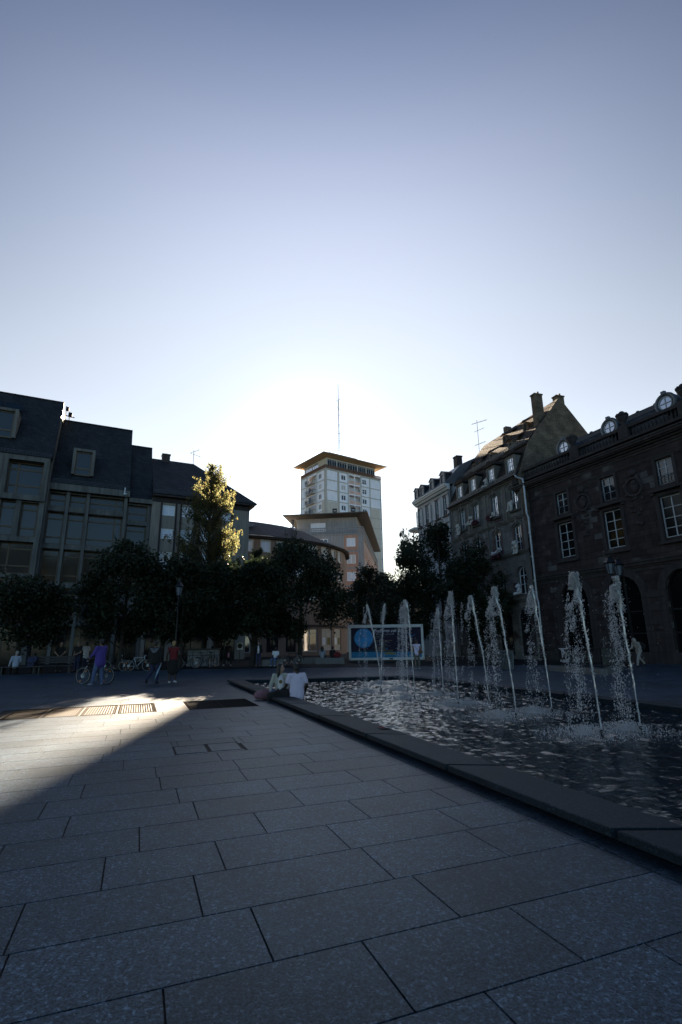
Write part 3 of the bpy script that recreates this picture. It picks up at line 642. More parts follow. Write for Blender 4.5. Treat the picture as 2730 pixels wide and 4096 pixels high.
# roof: steep lower slope, then the long upper slope to the ridge; gable towards the palace
def slope(mb, x0, x1, ya, za, yb, zb): mb.add([(x0,ya,za),(x1,ya,za),(x1,yb,zb),(x0,yb,zb)], [(0,1,2,3)])
r = MB(); slope(r, -.05, X1-.05, -.35, 15.6, 1.05, 18.6); slope(r, -.05, X1-.05, 1.0, 18.75, 4.9, 23.5); slope(r, -.05, X1-.05, 9.0, 18.6, 4.9, 23.5)
r.add([(-.05,-.35,15.6),(-.05,1.05,18.6),(-.05,4.9,23.5),(-.05,9,18.6),(-.05,9,15.5)], [(0,1,2,3,4)])
r.box(-.05, X1-.05, .9, 1.3, 18.58, 18.76)
r.build('roof', M['tile'], ted)
gb = MB(); gb.prism([(X1-.04,-.3,15.5),(X1-.04,1.1,18.75),(X1-.04,4.9,23.55),(X1-.04,9.05,18.6),(X1-.04,9.05,10),(X1-.04,-.0,10)], (0,0,0), (.35,0,0)); gb.build('gable_wall', M['gable'], ted)
# rows of small bars that hold back the snow, gutter
sg = MB()
for (ya, za, yb) in ((-.38,15.72,0),(1.0,18.95,0)):
    for z in (0, .14, .28): sg.box(0, X1-.1, ya-.015, ya+.015, za+z, za+z+.03)
    x = .1
    while x < X1-.1: sg.box(x-.012, x+.012, ya-.012, ya+.012, za-.15, za+.3); x += .22
sg.build('snow_guard', M['zinc'], ted)
gu = MB(); gu.tube([(-.05,-.48,15.62),(X1,-.48,15.62)], .1, 8); gu.build('gutter', M['zinc_dark'], ted)
for x in TX:
    d = MB(); y0 = -.15
    d.prism([(x-.72,y0,15.95),(x-.72,y0,17.6),(x-.55,y0,17.78),(x+.55,y0,17.78),(x+.72,y0,17.6),(x+.72,y0,15.95),(x+.47,y0,15.95),(x+.47,y0,17.5),(x-.47,y0,17.5),(x-.47,y0,15.95)], (0,y0,0), (0,y0+.25,0))
    d.box(x-.72, x-.5, y0+.252, 1.1, 15.95, 17.6); d.box(x+.5, x+.72, y0+.252, 1.1, 15.95, 17.6)
    dd = d.build('dormer', M['ted_trim'], ted)
    h = MB(); h.prism([(x-.9,-.32,17.72),(x+.9,-.32,17.72),(x+.62,-.32,18.0),(x+.2,-.32,18.2),(x-.2,-.32,18.2),(x-.62,-.32,18.0)], (0,-.32,0), (0,1.0,0)); h.build('dormer_roof', M['tile'], dd)
    win(dd, x-.46, x+.46, 15.97, 17.5, fm='white', gm='glass_bright', v=(.34,.66), h=(.25,.5,.75), fr=.08, bar=.035, y=-.05)
def eyelid(x, y, z, par, s=1.0):
    d = MB(); d.prism([(x-.34*s,y,z),(x+.34*s,y,z),(x+.34*s,y,z+.75*s),(x+.2*s,y,z+.9*s),(x-.2*s,y,z+.9*s),(x-.34*s,y,z+.75*s)], (0,y,0), (0,y+1.0*s,0))
    o = d.build('hatch_dormer', M['gable'], par)
    q = MB(); q.prism([(x-.16*s,y-.012,z+.12*s),(x+.16*s,y-.012,z+.12*s),(x+.16*s,y-.012,z+.6*s),(x,y-.012,z+.74*s),(x-.16*s,y-.012,z+.6*s)], (0,y-.012,0), (0,y+.02,0)); q.build('hatch_opening', M['dark'], o)
    q = MB(); q.add([(x-.5*s,y-.18,z+.82*s),(x,y-.24,z+1.05*s),(x+.5*s,y-.18,z+.82*s),(x+.5*s,y+1.6*s,z+1.9*s),(x,y+1.7*s,z+2.1*s),(x-.5*s,y+1.6*s,z+1.9*s)], [(0,1,4,5),(1,2,3,4)]); q.build('hatch_roof', M['tile'], o)
for x in (3.3, 6.4, 9.6): eyelid(x, 1.25, 19.0, ted)
for x in (6.6, 9.9): eyelid(x, 2.9, 21.0, ted)
for x, y, z0, z1 in ((11.8,3.0,20.5,23.75),(11.9,5.4,22.0,23.85)):
    c = MB(); c.box(x-.28, x+.28, y-.42, y+.42, z0, z1); c.box(x-.34, x+.34, y-.48, y+.48, z1, z1+.12); c.cyl((x,y+.2,z1+.1),(x,y+.2,z1+.45), .09, n=8); c.build('chimney', M['gable'], ted)
c = MB(); c.box(4.4, 4.85, 4.5, 5.2, 22.6, 23.85); c.build('chimney', M['gable'], ted)

# ================================================================== pale house with shutters
pal = thing('shuttered_house', 'pale rendered house with open louvred shutters and a row of slate dormers', 'building', (9.57,61.84,0), math.radians(-72.4))
PXW = [0.15, 2.75, 5.2, 7.1]; PL = 8.2
ops = [(x-.45+.0, x+.45, z, z+2.15) for x in PXW[1:] for z in (15.15, 11.95, 8.75)] + [(.3,1.0,z,z+2.15) for z in (15.15,11.95,8.75)]
b = MB(); wall(b, 0, PL, 0, 17.9, ops, .25); b.box(0, PL, .5, 8, 0, 18.4); b.build('wall', M['plaster_pale'], pal)
t = MB(); cornice(t, -.25, PL, 17.85, [(.15,.1),(.14,.3),(.2,.5),(.16,.6)])
x = 0
while x < PL: t.box(x, x+.14, -.3, -.101, 17.85, 17.99); x += .3
t.build('cornice', M['white_worn'], pal)
wx = [.65] + PXW[1:]
for i, x in enumerate(wx):
    hw = .35 if i == 0 else .45
    for z in (15.15, 11.95, 8.75):
        fr = MB()
        for s in (-1, 1): fr.box(x+s*hw-(.16 if s<0 else 0), x+s*hw+(.16 if s>0 else 0), -.05, .02, z-.02, z+2.2)
        fr.box(x-hw-.16, x+hw+.16, -.055, .02, z+2.2, z+2.36); fr.box(x-hw-.2, x+hw+.2, -.14, .02, z-.2, z-.025); fr.build('window_surround', M['ted_red'], pal)
        win(pal, x-hw, x+hw, z, z+2.15, fm='white', v=(.5,), h=(.33,.68), fr=.06, bar=.035)
        gr = MB()
        for zz in (z+.05, z+.55): gr.box(x-hw, x+hw, .0, .03, zz, zz+.03)
        for k in range(7): xx = x-hw+.06+k*(2*hw-.12)/6; gr.box(xx-.01, xx+.01, .006, .024, z+.081, z+.55)
        gr.build('window_railing', M['black_metal'], pal)
        for s in (-1, 1):
            q = MB(); xa = x + s*(hw+.02); xb = x + s*(hw+.52); a_, b_ = min(xa,xb), max(xa,xb); o_ = -.16 if s > 0 else -.1
            for e0, e1 in ((a_, a_+.06), (b_-.06, b_)): q.box(e0, e1, o_, o_+.04, z, z+2.15)
            for zz in (z, z+.72, z+1.45, z+2.07): q.box(a_+.06, b_-.06, o_, o_+.04, zz, zz+.08)
            k = z+.1
            while k < z+2.05: q.beam((a_+.06,o_+.02,k),(b_-.06,o_+.02,k), .012, .05); k += .07
            q.build('shutter', M['shutter'], pal)
r = MB(); r.add([(-.3,-.6,18.5),(PL,-.6,18.5),(PL,1.6,20.9),(-.3,1.6,20.9),(PL,5,22.6),(-.3,5,22.6),(PL,9,20),(-.3,9,20)], [(0,1,2,3),(3,2,4,5),(5,4,6,7)]); r.add([(-.3,-.6,18.5),(-.3,1.6,20.9),(-.3,5,22.6),(-.3,9,20),(-.3,9,18)], [(0,1,2,3,4)])
r.add([(PL,-.6,18.5),(PL,1.6,20.9),(PL,5,22.6),(PL,9,20),(PL,9,18)], [(4,3,2,1,0)]); r.build('roof', M['zinc'], pal)
for x in (.55, 2.1, 4.7, 7.3):
    d = MB(); y0 = -.35
    d.prism([(x-.52,y0,18.52),(x-.52,y0,19.85),(x,y0,20.15),(x+.52,y0,19.85),(x+.52,y0,18.52),(x+.36,y0,18.52),(x+.36,y0,19.7),(x-.36,y0,19.7),(x-.36,y0,18.52)], (0,y0,0), (0,y0+.16,0)); d.box(x-.36,x+.36,y0+.1,y0+.14,18.6,19.7)
    dd = d.build('dormer', M['zinc'], pal)
    q = MB(); q.add([(x-.62,y0-.1,19.82),(x,y0-.1,20.2),(x+.62,y0-.1,19.82),(x+.62,2.4,19.9),(x,2.4,20.28),(x-.62,2.4,19.9)], [(0,1,4,5),(1,2,3,4)]); q.box(x-.5,x+.5,y0+.17,1.4,18.5,19.85); q.build('dormer_roof', M['slate'], dd)
c = MB(); c.box(6.2, 7.0, 1.9, 2.6, 20.6, 22.3); c.box(6.15, 7.05, 1.85, 2.65, 22.3, 22.45); c.build('chimney', M['aub_trim'], pal)
cp = MB(); cp.box(-1.6, -.02, -.4, 2.2, 14.9, 15.05); cp.box(-1.75, -.02, -.55, 2.3, 15.055, 15.3); cp.beam((-1.4,0,12),(-1.4,0,14.9), .1); cp.build('side_canopy', M['white_worn'], pal)
dp = MB(); dp.tube([(PL-.1,-.12,17.7),(PL-.1,-.12,.1)], .07, 8); dp.build('drainpipe', M['zinc'], pal)
# drainpipe between stone house and palace
dp = MB(); dp.tube([(12.05,-.5,15.65),(12.15,-.42,15.35),(12.75,-.25,15.0),(12.8,-.22,14.5),(12.8,-.22,11.9),(12.95,-.22,11.6),(12.95,-.22,5.2),(12.95,-.22,4.8)], .085, 10)
for z in (14.2, 12.1, 10.2, 8.2, 6.2): dp.cyl((12.88 if z < 11.8 else 12.8,-.22,z),(12.88 if z < 11.8 else 12.8,-.22,z+.1), .12, n=10)
dp.tube([(12.95,-.22,4.9),(13.1,-.25,4.5),(13.15,-.3,4.2),(13.15,-.3,.3)], .06, 8)
dp.build('drainpipe', M['galv'], ted)

# ================================================================== concrete and glass building on the left
lef = thing('concrete_office_block', 'stepped concrete office block with bronze window grid and tall slate roofs', 'building', (-25.16,47.78,-.31), math.radians(26.6), scale=1.2)
FL = [(12.35,13.4),(9.3,11.85),(6.3,8.85),(3.4,5.85)]
def grid_win(par, xa, xb, za, zb, y, wide=False, g='glass_blue'):
    if zb - za < 1.5: h = (.5,); v = (.78,) if wide else ()
    else: h = (.22,.80); v = (.78,) if wide else ()
    win(par, xa, xb, za, zb, fm='bronze', gm=g, v=v, h=h, fr=.09, bar=.11, y=y, thick=.07)
cb = MB()      # middle and right volumes
bays = [(-2.36,-1.2),(-.92,.28),(.5,3.1)]
wall(cb, -2.5, 3.34, 0, 13.5, [(a, b_, z0, z1) for a, b_ in bays for z0, z1 in FL] + [(-2.3,3.1,.1,3.0)], .5); cb.box(-2.5, 3.34, .7, 9, 0, 13.5)
wall(cb, 3.34, 5.2, 0, 13.2, [(3.46,5.02,11.7,13.05),(3.46,5.02,8.95,11.35),(3.46,5.02,5.9,8.5),(3.46,5.02,.2,3.2)], .45, y=.25); cb.box(3.34, 5.2, .9, 9, 0, 13.2); cb.box(5.2,5.3,.25,9,0,13.2)
cb.box(-2.6, 3.45, -.5, .3, 13.55, 14.08); cb.box(3.46, 5.3, -.15, .5, 13.22, 13.6)
for x in (-1.06, .39, 3.22): cb.box(x-.12, x+.12, -.22, -.002, 0, 13.54)
for z0, z1 in zip([3.05,5.9,8.9,11.9],[3.35,6.25,9.25,12.3]): cb.box(-2.48, -1.19, -.13, -.002, z0, z1); cb.box(-.93, .26, -.13, -.002, z0, z1); cb.box(.52, 3.09, -.13, -.002, z0, z1)
cb.build('concrete_frame', M['concrete'], lef)
for z0, z1 in FL:
    for a, b_ in bays: grid_win(lef, a, b_, z0, z1, .34, b_-a > 2)
for z0, z1 in ((11.7,13.05),(8.95,11.35),(5.9,8.5)): grid_win(lef, 3.46, 5.02, z0, z1, .5)
win(lef, -2.3, 3.1, .1, 3.0, fm='black_metal', v=(.2,.4,.6,.8), h=(.75,), gm='glass_dark', y=.3, name='shop_window'); win(lef, 3.46, 5.02, .2, 3.2, fm='black_metal', v=(.5,), h=(.75,), gm='glass_dark', y=.5, name='shop_window')
ca = MB()      # projecting left volume
aw = []
for k in range(4):
    o = -3.05*k
    aw += [(-5.25+o,-2.95+o,12.75,15.4), (-4.95+o-.45,-4.45+o+.05,9.6,12.3), (-4.05+o,-2.95+o,9.55,12.2), (-5.1+o,-2.95+o,6.75,9.1), (-5.4+o,-4.5+o,3.6,6.2), (-4.2+o,-2.9+o,3.5,6.2), (-5.2+o,-3.0+o,.1,3.0)]
wall(ca, -15, -2.5, 0, 15.6, aw, .5, y=-.8); ca.box(-15, -2.5, -.1, 9, 0, 15.6); ca.prism([(-2.51,-.8,0),(-2.51,-.8,15.6),(-2.51,2.9,22.35),(-2.51,6.6,22.35),(-2.51,9,15.6),(-2.51,9,0)], (0,0,0), (.1,0,0))
for k in range(4):
    o = -3.05*k
    ca.box(-5.6+o, -5.28+o, -1.15, -.802, 12.3, 15.8); ca.box(-2.93+o, -2.56+o, -1.15, -.802, 12.3, 15.8); ca.box(-5.28+o, -2.93+o, -1.15, -.802, 15.42, 15.8); ca.box(-5.28+o, -2.93+o, -1.15, -.802, 12.3, 12.72)
    ca.box(-5.45+o, -5.14+o, -1.05, -.802, 6.4, 9.5); ca.box(-2.93+o, -2.6+o, -1.05, -.802, 6.4, 9.5); ca.box(-5.14+o, -2.93+o, -1.05, -.802, 9.12, 9.5); ca.box(-5.14+o, -2.93+o, -1.05, -.802, 6.4, 6.72)
    ca.box(-4.42+o, -4.1+o, -.95, -.802, 9.51, 12.29); ca.box(-2.9+o, -2.56+o, -.95, -.802, 9.51, 12.29)
ca.build('projecting_concrete_frame', M['concrete'], lef)
for q in aw:
    xa, xb, za, zb = q
    if zb < 3.1: win(lef, *q, fm='black_metal', v=(.5,), h=(.75,), gm='glass_dark', y=-.5, name='shop_window')
    else: win(lef, *q, fm='bronze', gm='glass_blue', v=((.28,) if xb-xa > 1.5 else ()), h=(.26,.8) if za != 12.75 else (.3,.78), fr=.1, bar=.12, y=-.5, thick=.07)
def slate_roof(x0, x1, ya, za, yr, zr, nm='roof'):
    r = MB(); r.add([(x0,ya,za),(x1,ya,za),(x1,yr,zr),(x0,yr,zr),(x0,9,za),(x1,9,za),(x0,yr+3.5,zr),(x1,yr+3.5,zr)], [(0,1,2,3),(3,2,7,6),(6,7,5,4),(1,5,7,2),(0,3,6,4)])
    r.box(x0, x1, yr-.08, yr+.12, zr-.02, zr+.08); r.build(nm, M['slate'], lef)
slate_roof(-15, -2.42, -1.2, 15.82, 2.9, 22.4); slate_roof(-2.38, 3.42, -.45, 14.1, 3.7, 21.1); slate_roof(3.44, 5.28, .1, 13.62, 3.6, 19.6)
sg = MB()
for x0, x1, y, z in ((-15,-2.5,-1.22,15.9),(-2.4,3.4,-.45,14.2),(5.3,13.8,-.45,14.25)):
    for k in (0, .12, .24): sg.box(x0, x1, y-.012, y+.012, z+k, z+k+.025)
    x = x0
    while x < x1: sg.box(x-.01, x+.01, y-.01, y+.01, z-.1, z+.26); x += .2
sg.build('snow_guard', M['zinc_dark'], lef)
def box_dormer(x0, x1, z0, z1, y, dep):
    d = MB(); e = .22
    d.box(x0, x0+e, y, y+dep, z0, z1); d.box(x1-e, x1, y, y+dep, z0, z1); d.box(x0+e, x1-e, y, y+dep, z1-e, z1); d.box(x0+e, x1-e, y+.4, y+dep, z0, z1-e)
    o = d.build('dormer', M['concrete'], lef)
    win(o, x0+e, x1-e, z0, z1-e, fm='bronze', gm='glass_blue', v=(), h=(.28,), fr=.1, bar=.12, y=y+.2, thick=.07)
box_dormer(-1.08, .56, 15.05, 17.3, -.25, 2.4); box_dormer(-7.1, -5.2, 17.3, 19.7, -.6, 2.6); box_dormer(-11.3, -9.4, 17.3, 19.7, -.6, 2.6)
for x in (-6.4, -7.8):
    q = MB(); q.prism([(x,.98,20.15),(x+1.2,.98,20.15),(x+1.2,1.45,20.9),(x,1.45,20.9)], (0,0,0), (0,-.12,.08)); q.build('skylight', M['glass_blue'], lef)
q = MB(); q.beam((-2.2,3.2,20.4),(-2.2,3.2,22.3), .06); q.beam((-1.9,3.4,20.4),(-1.9,3.4,21.9), .06); q.beam((-2.2,3.2,21.4),(-1.5,3.4,21.4), .06); q.box(-2.0,-1.7,3.2,3.5,21.4,21.75); q.box(-2.25,-2.0,3.1,3.4,21.9,22.2); q.build('roof_equipment', M['dark'], lef)
q = MB(); q.cyl((3.05,-.52,13.75),(3.05,-.52,14.3), .05, n=8); q.box(2.95,3.2,-.62,-.51,13.7,13.8); q.build('floodlight', M['galv'], lef)

# ================================================================== tan rendered house next to it
tan = thing('tan_rendered_house', 'plain tan rendered house with hipped slate roof behind the golden tree', 'building', (-25.16,47.78,-.31), math.radians(26.6), scale=1.2)
tcx = [6.72, 8.36, 10.0, 11.65, 12.9]
top = [(x-.52,x+.52,z,z+.95) for x in tcx[:4] for z in (12.38,10.32,8.3,6.2,4.2)] + [(5.6,7.2,.1,3.2),(8,10.5,.1,3.2),(11.2,13,.1,3.2)]
b = MB(); wall(b, 5.31, 13.84, 0, 13.9, top, .22); b.box(5.31, 13.84, .4, 8.5, 0, 13.9); b.box(13.84,13.9,0,8.5,0,13.9); b.build('wall', M['plaster_tan'], tan)
t = MB()
for x in tcx[:4]:
    for s in (-1, 1): t.box(x+s*.62-.07, x+s*.62+.07, -.1, .02, 3.6, 13.5)
t.box(5.32, 13.9, -.06, .02, 13.52, 13.9); t.box(5.32, 14.3, -.5, .02, 13.95, 14.12); t.box(13.9, 14.35, -.02, 8.5, 13.95, 14.12); t.box(5.32, 13.86, -.08, .02, 3.3, 3.55); t.build('pilasters_and_eaves', M['aub_dark'], tan)
for i, x in enumerate(tcx[:4]):
    for j, z in enumerate((12.38,10.32,8.3,6.2,4.2)):
        gm_ = 'curtain' if j == 0 else ('blind' if (i, j) in ((0,2),(2,3)) else 'curtain' if (i+j) % 2 else 'glass')
        win(tan, x-.52, x+.52, z, z+.95, fm='white', gm=gm_, v=(.5,), h=(), fr=.07, bar=.06, y=.1)
for q in top[-3:]: win(tan, *q, fm='black_metal', v=(.5,), h=(.75,), gm='glass_dark', y=.12, name='shop_window')
r = MB(); z0, zr = 14.13, 18.9
r.add([(5.31,-.55,z0),(14.5,-.55,z0),(14.5,8.8,z0),(5.31,8.8,z0),(5.31,4.3,zr),(9.3,4.3,zr)], [(0,1,5,4),(1,2,5),(2,3,4,5),(0,4,3)]); r.add([(5.32,-.54,z0-.02),(14.48,-.54,z0-.02),(14.48,8.8,z0-.02),(5.32,8.8,z0-.02)], [(3,2,1,0)]); r.build('roof', M['slate'], tan)
c = MB(); c.box(6.3, 7.0, 4.0, 4.7, 18.6, 19.35); c.box(6.25, 7.05, 3.95, 4.75, 19.35, 19.45); c.build('chimney', M['aub_trim'], tan)

# ================================================================== curved rose house
cur = thing('curved_house', 'low rose rendered house with a curved front and slate roof, behind the dark trees', 'building', (0,0,0))
CP = [(-14.5,60.3),(-12.12,61.09),(-9.78,61.86),(-7.69,63.1),(-5.52,64.4),(-3.76,66.01),(-2.15,67.7),(-.96,69.43),(-.09,71.22),(.42,72.34),(.9,74.5),(1.1,80)]
CL = [0]
for a_, b_ in zip(CP, CP[1:]): CL.append(CL[-1] + math.hypot(b_[0]-a_[0], b_[1]-a_[1]))
def cur_f(s, y, z):
    s = min(max(s, 0), CL[-1]-1e-4); i = max(k for k in range(len(CL)-1) if CL[k] <= s); u = (s-CL[i])/(CL[i+1]-CL[i])
    p = V((*CP[i],0)).lerp(V((*CP[i+1],0)), u)
    def tg(k): k0, k1 = max(k-1,0), min(k+1,len(CP)-1); return V((CP[k1][0]-CP[k0][0], CP[k1][1]-CP[k0][1], 0)).normalized()
    t_ = tg(i).lerp(tg(i+1), u).normalized(); nrm = V((-t_.y, t_.x, 0)); p = p + nrm*(y+.45)
    return (p.x, p.y, z)
SE = CL[9]
def sb(bearing):   # arc length under a compass bearing
    best = min(range(400), key=lambda k: abs(math.degrees(math.atan2(*cur_f(SE*1.05*k/400, 0, 0)[:2])) - bearing)); return SE*1.05*best/400
cw = [(sb(-11.02)-.05,sb(-10.06)),(sb(-9.1),sb(-8.1)),(sb(-7.3),sb(-6.16)),(sb(-5.41),sb(-4.38)),(sb(-3.67),sb(-2.85)),(sb(-2.23),sb(-1.62)),(sb(-1.15),sb(-.75)),(sb(-.4),sb(-.1))]
ops = [(a_, b_, z, z+1.38) for a_, b_ in cw for z in (12.6, 9.75, 6.9)]
shop = [(SE*.30,SE*.38,.5,3.3),(SE*.43,SE*.5,.5,3.3),(SE*.55,SE*.68,.5,3.3),(SE*.72,SE*.83,.6,3.3),(SE*.87,SE*.97,.6,3.3),(SE*.12,SE*.2,.5,3.3)]
ups = [o for o in ops]
b = MB(); xs_ = sorted({0, CL[-1]-.01, *[CL[-1]*k/60 for k in range(1,60)]})
wall(b, 0, CL[-1]-.01, 0, 14.2, ups + shop + [(q, q+.0001, 14.19, 14.2) for q in xs_[1:-1]], .25, f=cur_f); b.build('wall', M['plaster_rose'], cur)
# inner core so that no light passes through
core = MB(); nI = 60; ring = [cur_f(CL[-1]*k/nI, .5, 0) for k in range(nI+1)]
core.v = [(*p[:2], z) for z in (0, 14.2) for p in ring]; core.f = [(k, k+1, nI+2+k, nI+1+k) for k in range(nI)]; core.build('core', M['dark'], cur)
t = MB()
for k in range(nI):
    s0, s1 = CL[-1]*k/nI, CL[-1]*(k+1)/nI
    for (ya, yb, za, zb) in ((-.45,.1,14.2,14.34),(-.6,.1,14.345,14.5),(-.12,.02,3.5,3.8)):
        vs = [cur_f(s, y, z) for z in (za, zb) for s, y in ((s0,ya),(s1,ya),(s1,yb),(s0,yb))]
        t.add(vs, [(3,2,1,0),(4,5,6,7),(0,1,5,4),(2,3,7,6)])
t.build('eaves', M['aub_dark'], cur)
for a_, b_ in cw:
    for z in (12.6, 9.75, 6.9):
        wf = MB()
        for (xa, xb, za, zb) in ((a_-.12,a_,z-.1,z+1.5),(b_,b_+.12,z-.1,z+1.5),(a_,b_,z+1.38,z+1.5),(a_,b_,z-.1,z)):
            vs = [cur_f(s, y, zz) for zz in (za, zb) for s, y in ((xa,-.04),(xb,-.04),(xb,.02),(xa,.02))]; wf.add(vs, [(3,2,1,0),(4,5,6,7),(0,1,5,4),(1,2,6,5),(3,0,4,7)])
        wf.build('window_surround', M['cream'], cur)
for i, (a_, b_) in enumerate(cw):
    for j, z in enumerate((12.6, 9.75, 6.9)):
        g_ = 'blind' if i in (4,5,6,7) and j < 2 else ('glass' if i in (2,) else 'curtain')
        win(cur, a_, b_, z, z+1.38, fm='white', gm=g_, v=(.5,), h=(), fr=.08, bar=.07, y=.08, f=cur_f)
for i, q in enumerate(shop):
    win(cur, *q, fm='white_worn' if i > 1 else 'black_metal', gm='cream' if i in (3,4) else 'glass', v=(.5,), h=(.8,), fr=.1, y=.1, f=cur_f, name='shop_window')
    if i in (3,4):
        for u, mm_ in ((.24,'white'),(.74,'poster_gold')):
            s0 = q[0]+(q[1]-q[0])*u-.35; pz = MB(); pz.add([cur_f(s0,.07,1.3),cur_f(s0+.7,.07,1.3),cur_f(s0+.7,.07,2.2),cur_f(s0,.07,2.2)], [(0,1,2,3)]); pz.build('shop_poster', M[mm_], cur)
r = MB(); ZR = [17.2,17.2,17.15,17.1,17.0,16.9,16.75,16.5,16.1,15.9,15.9,15.9]
for k in range(nI):
    s0, s1 = CL[-1]*k/nI, CL[-1]*(k+1)/nI
    def zr(s): i = max(q for q in range(len(CL)-1) if CL[q] <= min(s, CL[-1]-.001)); return ZR[i]+(ZR[i+1]-ZR[i])*(s-CL[i])/(CL[i+1]-CL[i])
    r.add([cur_f(s0,-.62,14.5),cur_f(s1,-.62,14.5),cur_f(s1,3.6,zr(s1)),cur_f(s0,3.6,zr(s0))], [(0,1,2,3)])
r.build('roof', M['slate'], cur)
for sx in (SE*.17, SE*.52):
    q = MB(); vs = [cur_f(s, y, z) for s, y, z in ((sx,1.4,15.95),(sx+1.1,1.4,15.95),(sx+1.1,2.3,16.55),(sx,2.3,16.55))]; q.prism(vs, (0,0,0), (0,0,.12)); q.build('skylight', M['zinc_dark'], cur)
p = cur_f(SE*.60, 3.4, 0); q = MB(); q.cyl((p[0],p[1],16.6),(p[0],p[1],17.9), .13, n=8); q.lathe([(.3,17.95),(.05,18.15)], (p[0],p[1],0), 8); q.build('flue_pipe', M['black_metal'], cur)

# ================================================================== salmon block with flat overhanging roof
pin = thing('salmon_block', 'salmon and grey block with a wide flat overhanging roof, below the white tower', 'building', (3.74,87.92,0), math.radians(-7.5))
rows = [(17.85,19.4),(14.85,16.4),(11.8,13.4),(8.7,10.3),(5.6,7.2)]
ops = [(-2.85,-1.3,a_,b_) for a_, b_ in rows] + [(-13.5+2.9*k,-12+2.9*k,a_,b_) for k in range(3) for a_, b_ in rows]
b = MB(); wall(b, -16, 0, 0, 20, ops, .2); b.box(-16,-.3,.4,42,0,20.0); b.build('wall', M['plaster_grey'], pin)
pk = MB()
for a_, b_ in rows:
    for s in ((-3.3,-2.86,a_-.65,b_+.5),(-1.29,-.85,a_-.65,b_+.5),(-2.86,-1.29,b_,b_+.5),(-2.86,-1.29,a_-.65,a_)): pk.box(s[0],s[1],-.03,.01,s[2],s[3])
sideops = [(1.6+2.6*k, 3.0+2.6*k, a_, b_) for k in range(15) for a_, b_ in rows]
fs = lambda x, y, z: (-y, x, z)      # side wall: x runs along local y, y points into the block
pk2 = MB(); wall(pk2, .9, 41, 0, 19.6, sideops, .2, f=lambda x, y, z: (.0-y, x, z)); pk2.build('side_wall', M['plaster_pink'], pin); pk.build('pink_panels', M['plaster_pink'], pin)
c = MB(); c.box(-.02,.12,0,.9,0,20); c.box(-.02,.1,.9,41,19.6,20); c.build('corner_pier', M['plaster_grey'], pin)
for i, (a_, b_) in enumerate(rows):
    win(pin, -2.85, -1.3, a_, b_, fm='white', gm=('curtain','blind','curtain','glass','glass')[i], v=(.5,), h=(), fr=.1, bar=.1, y=.06)
    for k in range(3): win(pin, -13.5+2.9*k, -12+2.9*k, a_, b_, fm='white', gm='glass', v=(.5,), h=(), fr=.1, bar=.1, y=.06)
for q in sideops: win(pin, *q, fm='white', gm='glass' if (int(q[0])+int(q[2])) % 3 else 'blind', v=(.5,), h=(), fr=.12, bar=.1, y=.05, f=fs)
pp = MB()      # pierced parapet
z = 20.02
pp.box(-16,.15,-.12,.1,20.02,20.22); pp.box(-16,.15,-.12,.1,21.25,21.4); pp.box(-.06,.15,.1,41,20.02,20.22); pp.box(-.06,.15,.1,41,21.25,21.4)
for zz in (20.62, 20.95): pp.box(-16,.15,-.09,.07,zz-.05,zz+.05)
x = -16
while x < .1: pp.box(x, x+.1, -.10, .08, 20.22, 21.25); x += .34
for zz in (20.62, 20.95): pp.box(-.03,.12,.1,41,zz-.05,zz+.05)
x = .2
while x < 41: pp.box(-.04,.13,x,x+.1,20.22,21.25); x += .34
pp.build('pierced_parapet', M['plaster_grey'], pin)
at_ = MB(); wall(at_, -12.4, -1.3, 20, 23.75, [(-9.8,-7.0,21.3,22.9)], .2, y=2.5); at_.box(-12.4,-1.3,2.9,40,20,23.75); at_.box(-1.3,-1.2,2.5,40,20,23.75); at_.box(-6.95,-6.8,2.35,2.49,20,23.75); at_.build('attic_wall', M['plaster_grey'], pin)
win(pin, -9.8, -7.0, 21.3, 22.9, fm='white', gm='curtain', v=(.5,), h=(), fr=.1, bar=.1, y=2.6)
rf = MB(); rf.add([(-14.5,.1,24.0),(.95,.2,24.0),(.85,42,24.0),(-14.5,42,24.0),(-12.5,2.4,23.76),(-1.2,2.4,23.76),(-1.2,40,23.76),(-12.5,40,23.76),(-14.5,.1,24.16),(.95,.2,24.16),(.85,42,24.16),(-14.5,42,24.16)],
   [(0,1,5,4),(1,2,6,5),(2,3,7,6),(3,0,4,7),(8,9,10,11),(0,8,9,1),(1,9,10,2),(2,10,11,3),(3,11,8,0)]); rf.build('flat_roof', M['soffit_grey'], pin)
rt = MB(); rt.box(-11.5,-3,2.5,20,24.17,24.6); rt.build('roof_upstand', M['zinc_dark'], pin)
for x, y, z1, s in ((-5.6,5,26.1,.4),(-3.6,6,25.5,.3),(-2.2,6,26.4,.42)):
    c = MB(); c.box(x-s,x+s,y-s,y+s,24.16,z1-.5); c.box(x-s*1.1,x+s*1.1,y-s*1.1,y+s*1.1,z1-.12,z1); [c.box(x+a_*s*.8-.08,x+a_*s*.8+.08,y+d_*s*.8-.08,y+d_*s*.8+.08,z1-.5,z1-.12) for a_ in (-1,1) for d_ in (-1,1)]; c.build('chimney', M['zinc_dark'], pin)

